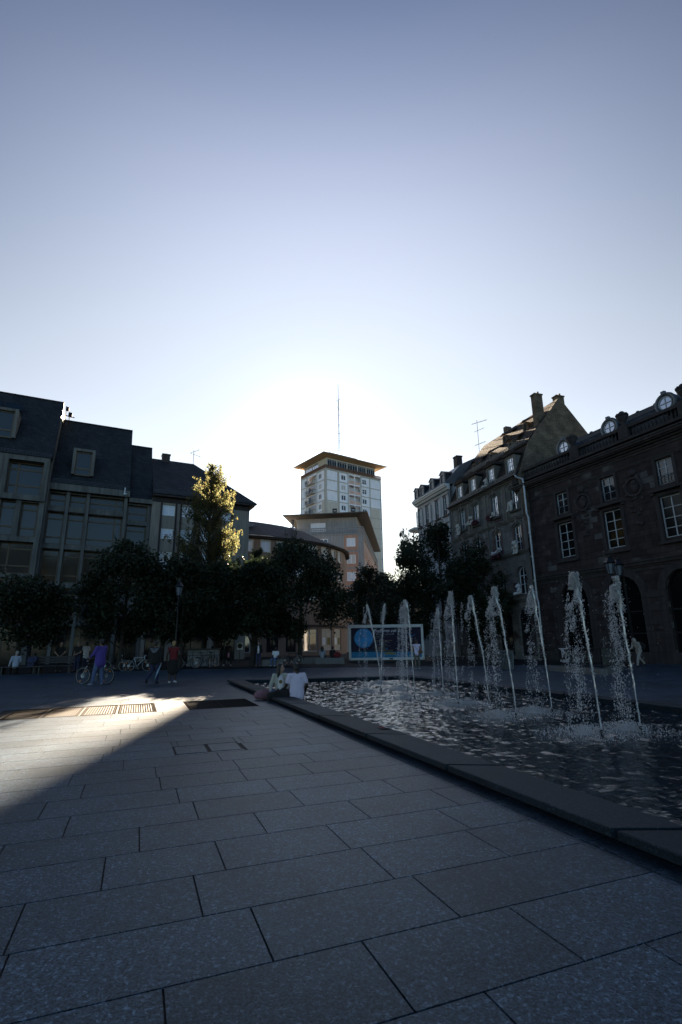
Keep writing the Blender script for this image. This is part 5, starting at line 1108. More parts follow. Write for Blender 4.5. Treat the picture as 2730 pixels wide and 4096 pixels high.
def person(label, loc, bearing, pose, skin, hair, top, legs, shoe, scale=1.0, sleeve='long', lower='trousers', hairlen=0, group=None, build=1.0, topgap=0, cap=None, tophem=.0):
    P = dict(STAND); P.update(pose); J = {k: V(v) for k, v in P.items()}
    t = thing('person', label, 'person', loc, ang(bearing), group, scale); B = build
    side = (J['shR'] - J['shL']).normalized(); look = J['look'].normalized(); up = (J['hea'] - J['nec']).normalized()
    hs_ = look.cross(up).normalized(); rot = Matrix((hs_, look, hs_.cross(look))).transposed(); H = J['hea']
    hp = lambda x, y, z: H + rot @ V((x, y, z))
    b = MB()
    b.ell(hp(0,-.005,.025), (.076,.096,.098), 14, 10, rot); b.ell(hp(0,.03,-.06), (.056,.062,.062), 12, 8, rot); b.ell(hp(0,.04,-.095), (.032,.034,.026), 8, 6, rot)
    b.tube([hp(0,.085,.02), hp(0,.105,-.022)], [.011,.016], 6); b.ell(hp(0,.086,-.055), (.024,.012,.012), 8, 5, rot)      # nose, mouth
    b.ell(hp(.035,.082,.025), (.02,.01,.008), 6, 4, rot); b.ell(hp(-.035,.082,.025), (.02,.01,.008), 6, 4, rot)                # brows
    for s in (-1, 1): b.ell(hp(s*.078,-.005,-.005), (.012,.022,.032), 6, 5, rot)
    b.tube([J['nec'] - V((0,0,.03)), J['nec'].lerp(H, .5), hp(0,-.02,-.03)], [.062,.052,.055], 10)
    b.tube([J['pel'], J['pel'].lerp(J['che'],.5), J['che'], J['nec'] - (J['nec']-J['che'])*.2], [(.15*B,.10*B),(.135*B,.095*B),(.16*B,.11*B),(.11,.07)], 14, side)
    for s in 'LR':
        b.tube([J['sh'+s], J['el'+s]], [.052*B,.040*B], 8); b.tube([J['el'+s], J['wr'+s]], [.040*B,.026], 8)
        b.tube([J['nec'].lerp(J['che'],.25), J['sh'+s]], [.065,.058*B], 8); b.ell(J['sh'+s], .062*B, 8, 6)
        b.tube([J['hi'+s], J['kn'+s]], [.085*B,.055*B], 10); b.tube([J['kn'+s], J['kn'+s].lerp(J['an'+s],.35), J['an'+s]], [.054,.056,.036], 10); b.tube([J['an'+s], J['to'+s]+V((0,0,.012))], [.04,.03], 8)
        # hand: palm, four unequal bent fingers, thumb
        d = (J['wr'+s]-J['el'+s]).normalized(); q = P.get('hand'+s); d2 = V(q).normalized() if q else d
        sx_ = -1 if s == 'L' else 1; palmn = d2.cross(V((0,0,1)) if abs(d2.z) < .8 else V((0,1,0))).normalized(); wv = d2.cross(palmn).normalized(); w0 = J['wr'+s]
        b.tube([w0, w0+d2*.085], [(.034,.018),(.040,.015)], 8, wv)
        for k, ln in enumerate((.068,.08,.075,.058)):
            r0_ = w0 + d2*.085 + wv*(.027-.018*k); m_ = r0_ + d2*ln*.5; b.tube([r0_, m_, m_ + (d2*.8 + palmn*.6).normalized()*ln*.5], [.0095,.009,.007], 6)
        tb = w0 + d2*.03 + wv*.03; b.tube([tb, tb + (d2*.6+wv*.8).normalized()*.035, tb + (d2*.9+wv*.75).normalized()*.065], [.012,.0105,.008], 6)
    remesh(b.build('body', M[skin], t, True), .0115)
    for s in (-1, 1):
        e = MB(); e.ell(hp(s*.034,.082,.008), .0125, 8, 6); e.build('eye', M['eye'], t, True)
    # hair
    h = MB(); h.ell(hp(0,-.018,.045), (.086,.098,.090), 14, 9, rot); h.ell(hp(0,-.05,-.005), (.082,.070,.085), 12, 8, rot)
    if hairlen:
        for k in range(13):
            a = PI*(.06 + .88*k/12); x_, y_ = math.cos(a)*.085, -math.sin(a)*.085; h.tube([hp(x_*.8,y_*.8,.07), hp(x_,y_-.01,-.03), hp(x_*1.1,y_*1.1-.01,-.12), H + rot @ V((x_*1.0,y_*1.0-.02,0)) + V((0,0,-hairlen))], [.03,.04,.042,.018], 7)
    else:
        q = random.Random(label)
        for k in range(26):
            a, u = q.uniform(0,2*PI), q.uniform(.15,1); h.ell(hp(.078*math.cos(a)*math.sqrt(1-u*u*.8), -.025+.088*math.sin(a)*math.sqrt(1-u*u*.8)*.9, .04+.085*u), .022, 6, 4)
    if hair: remesh(h.build('hair', M[hair], t, True), .014, .012)
    if cap:
        c_ = MB(); c_.ell(hp(0,-.01,.06), (.092,.105,.075), 14, 8, rot); c_.tube([hp(-.05,.08,.06),hp(.05,.08,.06)], [(.02,.05),(.02,.05)], 8); remesh(c_.build('cap', M[cap], t, True), .012)
    # top
    g = 1.0 + topgap; q = MB(); hem = J['pel'] + (J['pel']-J['che']).normalized()*(.06 + tophem)
    q.tube([hem, J['pel'], J['pel'].lerp(J['che'],.5), J['che'], J['nec']-(J['nec']-J['che'])*.22], [(.178*B*g,.132*B*g),(.175*B*g,.13*B*g),(.168*B*g,.125*B*g),(.186*B,.135*B),(.125,.085)], 16, side)
    for s in 'LR':
        q.tube([J['nec'].lerp(J['che'],.22), J['sh'+s]], [.078,.074*B], 9); q.ell(J['sh'+s], .078*B, 9, 7)
        if sleeve == 'long': q.tube([J['sh'+s], J['el'+s]], [.072*B,.058*B], 9); q.tube([J['el'+s], J['el'+s].lerp(J['wr'+s],.93)], [.058*B,.044], 9)
        elif sleeve == 'short': q.tube([J['sh'+s], J['sh'+s].lerp(J['el'+s],.62)], [.075*B,.072*B], 9)
    remesh(q.build('top', M[top], t, True), .017, .022)
    if lower == 'trousers':
        q = MB(); q.tube([J['pel']+V((0,0,.07)), J['pel'], (J['hiL']+J['hiR'])/2-V((0,0,.03))], [(.158*B,.118*B),(.168*B,.13*B),(.15*B,.11*B)], 14, side)
        for s in 'LR': q.tube([J['hi'+s], J['hi'+s].lerp(J['kn'+s],.5), J['kn'+s]], [.108*B,.092*B,.072*B], 10); q.tube([J['kn'+s], J['kn'+s].lerp(J['an'+s],.45), J['an'+s]], [.072*B,.068*B,.060], 10)
        remesh(q.build('trousers', M[legs], t, True), .017, .02)
    elif lower == 'skirt':
        q = MB(); m_ = (J['knL']+J['knR'])/2; q.tube([J['pel']+V((0,0,.09)), J['pel'], J['pel'].lerp(m_,.5), m_+V((0,0,-.02))], [(.155*B,.115*B),(.185*B,.14*B),(.215*B,.16*B),(.235*B,.17*B)], 18, side); remesh(q.build('skirt', M[legs], t, True), .018, .02)
    for s in 'LR':
        q = MB(); an, to = J['an'+s], J['to'+s]; d = (to-an); q.tube([an-V((0,0,.02)), an.lerp(to,.55)-V((0,0,.005)), to+V((0,0,.008))], [(.050,.050),(.046,.042),(.040,.028)], 10, side)
        q.tube([an-d*.25-V((0,0,.052)), to-V((0,0,.006))], [(.044,.018),(.046,.016)], 10, side); remesh(q.build('shoe', M[shoe], t, True), .014)
    return t
M['eye'] = mat('eye', (.03,.02,.015), .2, .1, 3, 0)
SEAT = dict(pel=(0,0,.50), che=(0,.02,.82), nec=(0,.01,1.0), hea=(0,.035,1.17), shL=(-.185,.01,.96), shR=(.185,.01,.96), elL=(-.24,.06,.70), elR=(.24,.06,.70), wrL=(-.16,.28,.58), wrR=(.16,.28,.58),
            hiL=(-.10,.02,.48), hiR=(.10,.02,.48), knL=(-.13,.43,.49), knR=(.13,.43,.49), anL=(-.14,.42,.09), anR=(.14,.42,.09), toL=(-.16,.57,.03), toR=(.16,.57,.03))
def pz(base, **k): d = dict(base); d.update(k); return d
def bike(label, loc, bearing, frame='black_metal', group='bicycles', lit=False, front='orange'):
    """side view in the local y-z plane, front wheel towards +y"""
    t = thing('bicycle', label, 'bicycle', loc, ang(bearing), group); R_ = .335
    for y in (-.52, .55):
        w_ = MB(); w_.torus((0,y,R_+.012), R_, .024, axis='x', n=40, m=7); o = w_.build('wheel', M['rubber'], t, True)
        w_ = MB(); w_.torus((0,y,R_+.012), R_-.032, .011, axis='x', n=40, m=5); w_.build('rim', M['grey_metal'], o, True)
        w_ = MB()
        for k in range(18): a = 2*PI*k/18; w_.cyl((0,y,R_+.012),(0,y+(R_-.03)*math.cos(a),R_+.012+(R_-.03)*math.sin(a)), .0018, n=3)
        w_.cyl((-.05,y,R_+.012),(.05,y,R_+.012), .028, n=8); w_.cyl((-.02,y,R_+.012),(-.016,y,R_+.012), .08, n=14); w_.build('spokes', M['grey_metal'], o)
        for a in (2.2, 5.2): w_ = MB(); w_.box(-.012,.012,y+.22*math.cos(a)-.028,y+.22*math.cos(a)+.028,R_+.22*math.sin(a)-.014,R_+.22*math.sin(a)+.03); w_.build('reflector', M['orange'], o)
    f = MB(); A_, B_, C_, D_, E_ = V((0,-.52,.347)), V((0,-.08,.30)), V((0,-.24,.84)), V((0,.36,.86)), V((0,.34,.72))
    for a, b_ in ((C_,B_),(B_,E_),(C_+V((0,.02,-.04)),D_-V((0,0,.04)))): f.cyl(a, b_, .019, n=8)
    for s in (-.035,.035): f.cyl(A_+V((s,0,0)), B_+V((s*.5,0,0)), .010, n=6); f.cyl(A_+V((s,0,0)), C_+V((s*.4,0,-.06)), .009, n=6)
    f.cyl(E_-V((0,-.01,.03)), D_+V((0,-.02,.06)), .024, n=8); f.build('frame', M[frame], t, True)
    f = MB()
    for s in (-.045,.045): f.cyl((s,.55,.347),(s,.385,.72), .013, .015, 8)
    f.cyl((-.05,.385,.72),(.05,.385,.72), .02, n=8); f.build('fork', M['grey_metal'], t)
    f = MB(); f.cyl((0,.335,.88),(0,.31,1.02), .015, n=8); f.tube([(-.31,.22,1.06),(-.2,.30,1.04),(0,.34,1.02),(.2,.30,1.04),(.31,.22,1.06)], .013, 7); f.build('handlebar', M['black_metal'], t, True)
    f = MB(); f.cyl((0,-.24,.84),(0,-.275,.96), .014, n=8); f.tube([(0,-.40,1.0),(0,-.30,.985),(0,-.12,.985)], [(.075,.03),(.06,.025),(.022,.018)], 9, (1,0,0)); f.build('saddle', M['black_metal'], t, True)
    f = MB(); f.torus((.05,-.08,.30), .09, .008, axis='x', n=20, m=4); f.beam((.06,-.08,.30),(.07,.03,.18), .022, .012); f.beam((-.06,-.08,.30),(-.07,-.19,.42), .022, .012); f.box(.07,.16,.0,.06,.165,.185); f.box(-.16,-.07,-.22,-.16,.41,.43); f.build('crankset', M['grey_metal'], t)
    f = MB(); f.ell((0,.40,.93), (.035,.045,.035), 8, 6); f.build('headlamp', M['grey_metal'], t)
    return t
# man with the bicycle, phone hand at his ear
person('man in purple sweatshirt and faded jeans beside a bicycle with one hand at his face', (-9.87,21.56,0), -62,
       pz(STAND, elR=(.30,.13,1.19), wrR=(.13,.17,1.47), handR=(-.35,-.25,.9), elL=(-.27,.08,1.17), wrL=(-.20,.36,1.06), knL=(-.16,.06,.5), anL=(-.19,.10,.09), toL=(-.24,.25,.03), anR=(.13,-.06,.09), toR=(.20,.09,.03), look=(.05,1,-.08)),
       'skin_mid', 'hair_black', 'c_purple', 'c_jeans', 'c_grey', 1.03, build=1.12, topgap=.12, tophem=.1)
bike('black bicycle held by the man in purple', (-10.2,21.95,0), -81)
q = MB(); q.box(-.035,.035,-.006,.006,-.07,.07); ph_ = q.build('mobile_phone', M['black_metal'], bevel=.004); ph_.location = (-9.99,21.55,1.66); ph_.rotation_euler = (.5,.3,1.2); tag(ph_, 'dark mobile phone held to the ear of the man in purple', 'phone')
# man with umbrella walking away
wk = person('man in black striped jacket walking away with a furled umbrella', (-7.70,21.7,0), 2,
       pz(STAND, elR=(.27,-.02,1.13), wrR=(.27,.0,.88), knR=(.10,.13,.50), anR=(.10,.06,.09), toR=(.14,.22,.03), knL=(-.12,.08,.50), anL=(-.17,-.30,.22), toL=(-.17,-.25,.06), look=(-.25,1,.02)),
       'skin_mid', 'hair_black', 'c_black', 'c_navy', 'c_black', .98, build=1.1, topgap=.1)
q = MB()      # stripes printed across the shoulders: a spread-winged emblem with a notch in the middle
for i in range(5):
    hw_ = .19 - .026*i; z = 1.42 - .036*i; 
    for s in (-1, 1):
        P0 = [V((s*(.025 if i < 2 else .0), -.150, z+.008+.012*i*0)), V((s*hw_*.6, -.148, z+.004)), V((s*hw_, -.118, z+.02))]
        q.tube(P0, [(.009,.004)]*3, 5, (0,0,1))
q.build('shoulder_stripes', M['c_grey'], wk)
um = thing('umbrella', 'furled blue and white umbrella hanging from the walking man\'s hand', 'umbrella', (-7.42,21.70,.82), 0)
q = MB(); q.tube([(0,0,0),(-.10,-.04,-.30),(-.20,-.08,-.62)], [.016,.038,.008], 8); q.build('folded_canopy', mat('umbrella_cloth', (.22,.34,.45), .4, .9, 9, .1), um, True)
q = MB(); q.cyl((0,0,0),(.02,.01,.1), .012, n=8); q.cyl((-.2,-.08,-.62),(-.225,-.09,-.70), .006, n=6); q.build('handle', M['black_metal'], um)
person('woman in red vest and black skirt with sunlit fair hair walking away', (-7.04,22.0,0), -3,
       pz(STAND, elL=(-.26,-.05,1.14), wrL=(-.27,.0,.9), elR=(.27,-.06,1.17), wrR=(.2,.1,1.0), knL=(-.1,.03,.5), knR=(.1,.06,.5), anR=(.14,-.10,.12), toR=(.18,.03,.04)),
       'skin_dark', 'hair_blond', 'c_red', 'c_black', 'c_white', .97, 'none', 'skirt')
# couple on the kerb
person('woman with long dark hair in cream cardigan sitting on the fountain kerb facing us', (-1.78,15.25,-.30), 170,
       pz(SEAT, hea=(0,.02,1.165), look=(-.88,.42,.10), elR=(.27,.03,.72), wrR=(.28,.23,.55), elL=(-.24,.05,.72), wrL=(-.13,.25,.58), knR=(.25,.36,.55), anR=(.10,.44,.36), toR=(-.02,.52,.34), knL=(-.22,.38,.53), anL=(-.03,.36,.36), toL=(.08,.46,.34)),
       'skin_light', 'hair_black', 'c_cream', 'c_jeans', 'c_black', 1.0, hairlen=.30, build=.92)
co_ = [o for o in bpy.data.objects if o.get('label','').startswith('woman with long dark hair')][0]
q = MB(); q.tube([(0,.095,.60),(0,.115,.78),(0,.10,.94)], [(.085,.05),(.09,.055),(.06,.04)], 12, (1,0,0)); remesh(q.build('white_tee', M['c_white'], co_, True), .014, .008)
q = MB(); q.ell((.01,.17,.80), (.048,.012,.05), 12, 8); q.build('tee_print', M['poster_gold'], co_)
person('person in loose pale lilac tee sitting on the kerb with back to us', (-1.27,14.75,-.30), -12,
       pz(SEAT, hea=(-.02,.05,1.155), look=(-.35,1,0), elL=(-.28,.10,.71), wrL=(-.28,.36,.64), elR=(.27,.02,.70), wrR=(.24,.16,.50), knL=(-.34,.36,.56), anL=(-.46,.10,.36), toL=(-.52,.22,.33), knR=(.25,.4,.55), anR=(-.05,.42,.36), toR=(-.15,.5,.34)),
       'skin_dark', 'hair_black', 'c_lilac', 'c_black', 'c_black', 1.02, 'short', topgap=.12, build=1.02, tophem=.02)
def bag(name, label, loc, rz, w_, d_, h_, m_, group=None, strap=True):
    t = thing(name, label, 'bag', loc, rz, group); q = MB()
    q.tube([(-w_/2,0,h_*.45),(0,0,h_*.5),(w_/2,0,h_*.45)], [(d_*.45,h_*.42),(d_*.5,h_*.5),(d_*.45,h_*.42)], 12, (0,1,0)); remesh(q.build('bag_body', M[m_], t, True), .014, .03)
    if strap:
        q = MB()
        for s in (-.5, .5): q.tube([(-w_*.25,s*d_*.9,h_*.3),(-w_*.2,s*d_*.98,h_*.75),(0,s*d_*.5,h_*1.12),(w_*.2,s*d_*.98,h_*.75),(w_*.25,s*d_*.9,h_*.3)], .012, 6)
        q.build('strap', M[m_], t, True)
    return t
bag('travel_bag', 'dusty pink duffel bag on the paving beside the seated woman', (-2.22,15.25,.012), .25, .42, .26, .27, 'c_rose')
bag('backpack', 'dark backpack slumped on the paving in front of the seated couple', (-1.78,14.70,.012), .1, .42, .30, .30, 'c_black')
# woman by the container
cw_ = person('woman in pale cropped top and khaki trousers walking past the container with a bag', (4.31,30.8,0), 8,
       pz(STAND, elR=(.25,.02,1.15), wrR=(.16,.25,1.3), handR=(-.3,.3,1), knR=(.10,.10,.5), anR=(.13,-.04,.1), knL=(-.1,.02,.5), anL=(-.09,.0,.09), look=(.4,1,0)),
       'skin_light', 'hair_brown', 'c_lilac', 'c_khaki', 'c_white', .95, 'none', build=.92)
q = MB(); q.tube([(-.12,-.10,1.44),(.0,-.155,1.2),(.14,-.13,.98)], .008, 5); q.build('bag_strap', M['c_black'], cw_)
bag('shoulder_bag', 'small brown leather bag on the hip of the woman by the container', (4.52,30.72,.86), .2, .2, .1, .2, 'c_brown', strap=False)
# hooded walker
hw = person('person in pale hooded top and light trousers striding past the palace with a backpack', (17.0,30.4,0), -112,
       pz(STAND, pel=(0,-.02,.93), che=(0,.10,1.2), nec=(0,.2,1.34), hea=(0,.30,1.46), shL=(-.18,.17,1.31), shR=(.18,.17,1.31), elL=(-.24,.12,1.05), elR=(.24,.2,1.05), wrL=(-.2,.3,.93), wrR=(.2,.42,1.0), knL=(-.1,.25,.53), anL=(-.1,.38,.1), toL=(-.12,.53,.05), knR=(.1,-.1,.5), anR=(.1,-.45,.16), toR=(.12,-.34,.04), look=(0,1,-.25)),
       'skin_light', None, 'c_beige', 'c_beige', 'c_black', 1.0)
q = MB(); q.ell((0,.27,1.475), (.115,.125,.135), 12, 9); q.tube([(0,.2,1.34),(0,.25,1.42)], [.11,.11], 10); remesh(q.build('hood', M['c_beige'], hw, True), .014, .015)
bp_ = bag('backpack', 'black backpack on the back of the hooded person', (17.17,30.37,.97), ang(-112)+1.57, .36, .2, .42, 'c_black', strap=False); bp_.rotation_euler = (.0,-.25,ang(-112)+1.57)
# partly visible person at the right edge
person('person in blue top at the very edge of the picture beside the pool', (12.45,19.2,0), -60, pz(STAND, elL=(-.28,.05,1.1), wrL=(-.3,.2,.88)), 'skin_mid', 'hair_black', 'c_blue', 'c_navy', 'c_black', .75, 'short')
# people further back
SB = pz(SEAT)
person('grey haired man in pale checked shirt sitting on the left bench, turned sideways', (-18.75,30.4,0), -40, pz(SEAT, elL=(-.28,-.02,.68), wrL=(-.30,.10,.48), look=(-.6,1,-.05)), 'skin_light', 'hair_grey', 'c_check', 'c_black', 'c_black', 1.0)
person('man in dark blue shirt bent forward on the left bench', (-17.95,30.5,0), 0, pz(SEAT, che=(0,.10,.78), nec=(0,.2,.93), hea=(0,.30,1.03), shL=(-.19,.17,.90), shR=(.19,.17,.90), look=(0,1,-.5)), 'skin_mid', 'hair_black', 'c_navy', 'c_black', 'c_black', 1.0, build=1.08)
person('dark dressed man with folded bare arms standing behind the bench', (-17.6,32.9,0), 160, pz(STAND, elL=(-.28,.06,1.16), wrL=(-.12,.26,.98), elR=(.28,.08,1.16), wrR=(.08,.28,.98)), 'skin_light', 'hair_grey', 'c_black', 'c_black', 'c_black', 1.02, 'short')
person('bald man in black tee facing us behind the bench', (-16.7,33.3,0), 190, pz(STAND, elL=(-.26,.10,1.14), wrL=(-.14,.24,1.05)), 'skin_light', None, 'c_black', 'c_navy', 'c_black', 1.02, 'short', build=1.15)
person('man in white shirt with dark bag strap gesturing behind the bench', (-17.3,35.6,0), -65, pz(STAND, elL=(-.25,.2,1.2), wrL=(-.2,.4,1.38), handL=(0,.2,1), elR=(.26,.0,1.13), wrR=(.2,.15,.92)), 'skin_mid', 'hair_black', 'c_white', 'c_navy', 'c_black', 1.02, 'short', topgap=.12, tophem=.1)
person('woman in white tee and jeans sitting on a stone block under the trees', (-4.72,37.3,0), 200, pz(SEAT, look=(.2,1,-.1)), 'skin_dark', 'hair_black', 'c_white', 'c_jeans', 'c_white', 1.0, 'short', hairlen=.22, build=.95)
person('man in open dark jacket over white shirt standing before the shop doors', (-5.9,37.0,0), 175, pz(STAND, elR=(.26,.08,1.15), wrR=(.08,.24,1.08), look=(.2,1,0)), 'skin_light', 'hair_black', 'c_black', 'c_navy', 'c_black', .98)
sm_ = [o for o in bpy.data.objects if o.get('label','').startswith('man in open dark jacket')][0]
q = MB(); q.tube([(0,.10,.93),(0,.115,1.2),(0,.085,1.40)], [(.075,.05),(.07,.055),(.045,.04)], 12, (1,0,0)); remesh(q.build('shirt_front', M['c_white'], sm_, True), .014, .01)
person('person in black jacket over a pink tee sitting low under the trees', (-8.45,39.3,0), 182, pz(SEAT, elL=(-.28,.08,.72), wrL=(-.12,.24,.6), elR=(.28,.08,.72), wrR=(.12,.24,.6), knL=(-.22,.4,.5), knR=(.22,.4,.5), anL=(-.25,.42,.09), anR=(.25,.42,.09), toL=(-.3,.55,.03), toR=(.3,.55,.03)), 'skin_dark', 'hair_black', 'c_black', 'c_black', 'c_white', 1.0, build=1.1)
sp_ = [o for o in bpy.data.objects if o.get('label','').startswith('person in black jacket over')][0]
q = MB(); q.tube([(0,.10,.6),(0,.13,.8),(0,.09,.95)], [(.085,.05),(.08,.06),(.05,.04)], 12, (1,0,0)); remesh(q.build('pink_tee', M['c_pink'], sp_, True), .014, .01)
for dx_, br_, hp_, lab_ in ((0,185,'c_black','dark hooded person of the group by the pale doorway'),(.6,150,'c_grey','shorter person of the group by the pale doorway with grey knee'),(-.55,120,'c_navy','person of the group by the pale doorway, turned to the others')):
    person(lab_, (-9.95+dx_,43.0+.2*dx_,0), br_, pz(STAND, elL=(-.26,.08,1.14), wrL=(-.14,.24,1.05)), 'skin_mid', 'hair_black', 'c_black', hp_, 'c_white' if dx_ == .6 else 'c_black', .98 - .05*abs(dx_), hairlen=.2 if dx_ == 0 else 0)
person('long haired woman in grey jumper sitting on the stone block near the container', (-1.55,40.0,0), 10, pz(SEAT), 'skin_light', 'hair_black', 'c_grey', 'c_black', 'c_black', 1.0, hairlen=.32, build=.92)
person('person in black and red sitting beside the woman in grey jumper, back to us', (-.78,40.1,0), 25, pz(SEAT, che=(0,.05,.8), look=(-.4,1,0)), 'skin_mid', 'hair_black', 'c_black', 'c_black', 'c_black', .98)
bag('backpack', 'red backpack beside the sitter in black near the container', (-.42,39.62,.46), .2, .36, .25, .42, 'c_red')
# ------------------------------------------------------------------ plush bears at the windows of the stone house
def bear(label, x, z, tilt, kind, m_='plush', bow=None, face=0, group='plush bears hung on the window sills', s=1.0):
    """kind: hang (over the sill, face down), sit, lie, head"""
    p = ted.matrix_world @ V((x, -.30, z)); t = thing('teddy_bear', label, 'toy', p, math.radians(-72.4)+face, group, 1.0)
    b = MB()
    if kind == 'sit':
        b.ell((0,0,.30),(.24,.2,.30),12,9); b.ell((0,-.06,.72),(.22,.2,.2),12,9); b.ell((0,-.25,.67),(.1,.09,.08),8,6)
        for q in (-1,1): b.ell((q*.18,-.02,.92),(.08,.05,.08),8,6); b.tube([(q*.2,-.04,.48),(q*.36,-.18,.28)],[.09,.085],8); b.tube([(q*.12,-.12,.12),(q*.24,-.44,.06)],[.11,.12],8)
    elif kind == 'hang':      # belly over the sill, legs down outside
        b.ell((0,0,.25),(.25,.22,.26),12,9); b.ell((0,-.16,.52),(.23,.21,.21),12,9)
        for q in (-1,1): b.ell((q*.18,-.14,.71),(.08,.05,.08),8,6); b.tube([(q*.2,-.05,.4),(q*.27,-.2,.1)],[.09,.08],8); b.tube([(q*.13,-.02,.12),(q*.17,-.1,-.32),(q*.17,-.2,-.36)],[.12,.11,.1],8)
    elif kind == 'bent':      # bent over with the rump out and two legs down
        b.ell((0,.02,.40),(.3,.24,.26),12,9)
        for q in (-1,1): b.tube([(q*.16,0,.3),(q*.24,-.06,-.12),(q*.26,-.18,-.2)],[.15,.12,.11],8)
        b.ell((.1,.18,.62),(.2,.2,.16),10,8)
    elif kind == 'lie':
        b.tube([(-.3,0,.12),(.1,0,.2),(.35,0,.28)],[.17,.2,.17],10); b.ell((-.52,-.02,.12),(.19,.19,.19),12,9); b.ell((-.62,-.16,.10),(.08,.08,.07),8,6)
        for q in (-1,1): b.ell((-.58,q*.12,.3),(.06,.06,.07),8,6); b.tube([(.3,q*.08,.28),(.6,q*.1,.42)],[.11,.11],8)
    else:
        b.ell((0,0,.18),(.25,.2,.22),12,9); b.ell((0,-.18,.12),(.1,.09,.08),8,6)
        for q in (-1,1): b.ell((q*.2,0,.4),(.09,.05,.1),8,6); b.tube([(q*.24,-.04,.05),(q*.3,-.14,.0)],[.09,.09],8)
    remesh(b.build('plush_body', M[m_], t, True), .03, .03)
    if bow:
        q = MB(); q.tube([(-.17,-.12,.5 if kind != 'sit' else .54),(0,-.2,.47 if kind != 'sit' else .52),(.17,-.12,.5 if kind != 'sit' else .54)], .035, 7); q.tube([(0,-.2,.48),(-.05,-.23,.28)], .03, 6); q.build('scarf', M[bow], t, True)
    return t
bear('white bear draped over the sill, leftmost window of the upper row of the bear house', 1.9, 12.65, 0, 'hang', 'plush', None)
bear('cream bear with a red ribbon leaning out of the second window of the upper row', 4.3, 12.75, 0, 'sit', 'plush', 'c_red', .3)
bear('cream bear curled over the railing beside red flowers, third window of the upper row', 8.2, 12.75, 0, 'head', 'plush')
bear('big cream bear bent over with both legs hanging down, fourth window of the upper row', 10.75, 12.85, 0, 'bent', 'plush', None)
b_ = bear('cream bear in a small scarf sitting on the roof gutter under the dormers', 7.5, 15.75, 0, 'sit', 'plush', 'c_blue', -.5)
bear('white bear face peeping over the flower box, lower row near the maple top', 4.75, 9.0, 0, 'head', 'plush_white')
bear('pale bear lying on its back along a flower box under the lit window', 8.1, 9.15, 0, 'lie', 'plush_white', None)
bear('round headed bear in blue jumper dangling from the lower row near the drainpipe', 11.0, 9.15, 0, 'hang', 'plush', 'c_blue')
bear('grey white bear in blue vest hugging the arched window above the awning', 10.9, 5.3, 0, 'sit', 'plush_white', 'c_blue', -.6)
for x, z, w_, lab in ((5.1,12.72,.8,'dark red flowers hanging beside the ribbon bear'),(7.45,12.6,.7,'dark red flowers trailing beside the curled bear'),(8.05,8.85,1.2,'dark red flower box under the lying bear'),(4.8,8.85,.9,'dark red flower box under the peeping bear')):
    t = thing('flower_box', lab, 'flowers', ted.matrix_world @ V((x,-.3,z)), math.radians(-72.4), 'flower boxes of the bear house'); q = MB(); q.box(-w_/2,w_/2,-.1,.1,0,.16); q.build('planter', M['black_metal'], t); rnd = random.Random(lab); q = MB()
    for k in range(420): leaf_quad(q.v, q.f, V((rnd.uniform(-.55,.55)*w_, rnd.gauss(-.06,.09), .16+rnd.gauss(.02,.14))), rnd.uniform(.05,.11), rnd, .5)
    q.build('blossoms', M['flower'], t)
# ------------------------------------------------------------------ container with the night-sky poster
def text_mesh(s, size, shear=0):
    cu = bpy.data.curves.new('lettering', 'FONT'); cu.body = s; cu.size = size; cu.shear = shear; cu.align_x = 'LEFT'; cu.extrude = .004; o = bpy.data.objects.new('lettering', cu); COL.objects.link(o)
    bpy.context.view_layer.update(); me = bpy.data.meshes.new_from_object(o.evaluated_get(bpy.context.evaluated_depsgraph_get())); bpy.data.objects.remove(o); return me
def letters(name, s, size, m_, parent, loc, rot=(PI/2,0,0), shear=0):
    me = text_mesh(s, size, shear); me.materials.clear(); me.materials.append(M[m_]); o = bpy.data.objects.new(name, me); COL.objects.link(o); o.parent = parent; o.location = loc; o.rotation_euler = rot; return o
ct = thing('shipping_container', 'white framed container stall with a night sky and blue moon poster', 'container', (.50,42.75,.15), -.03)
CWd, CD, CH = 6.06, 2.44, 2.75
q = MB()
for x in (0, CWd-.18):
    for y in (0, CD-.18): q.box(x, x+.18, y, y+.18, 0, CH)
for z in (0, CH-.2):
    for y in (0, CD-.14): q.box(.181, CWd-.181, y, y+.14, z, z+.18)
    for x in (0, CWd-.14): q.box(x, x+.14, .181, CD-.181, z, z+.18)
q.build('frame', M['white_worn'], ct)
q = MB()
for x in (-.004, CWd-.17):
    for z in (.0, CH-.16): q.ell((x+.09,-.002,z+.08), (.035,.006,.05), 8, 6)
q.box(2.35,2.65,-.003,.002,.03,.14); q.box(3.25,3.55,-.003,.002,.03,.14); q.build('corner_sockets', M['black_metal'], ct)
q = MB(); q.box(.15, CWd-.15, CD-.12, CD-.08, .1, CH-.1); q.box(.05,.09,.18,CD-.18,.18,CH-.2); q.box(CWd-.09,CWd-.05,.18,CD-.18,.18,CH-.2); q.build('wall_panel', M['zinc_dark'], ct)
q = MB(); q.box(.02, CWd-.02, .02, CD-.02, CH-.02, CH+.03); q.build('roof', M['white_worn'], ct)
q = MB(); q.box(.2, CWd-.2, .2, CD-.2, -.14, -.005); q.build('support', M['black_metal'], ct)
win(ct, .55, 1.15, 1.5, 2.3, fm='white_worn', gm='glass_blue', v=(), h=(), y=.02, f=lambda x, y, z: (y, CD-x, z))
po = MB(); po.box(.20, CWd-.20, .03, .05, .19, CH-.22); po = po.build('poster', M['poster_navy'], ct)
q = MB(); c_, R_ = (1.22, 1.72), .76; ZT = CH-.225; P_ = []
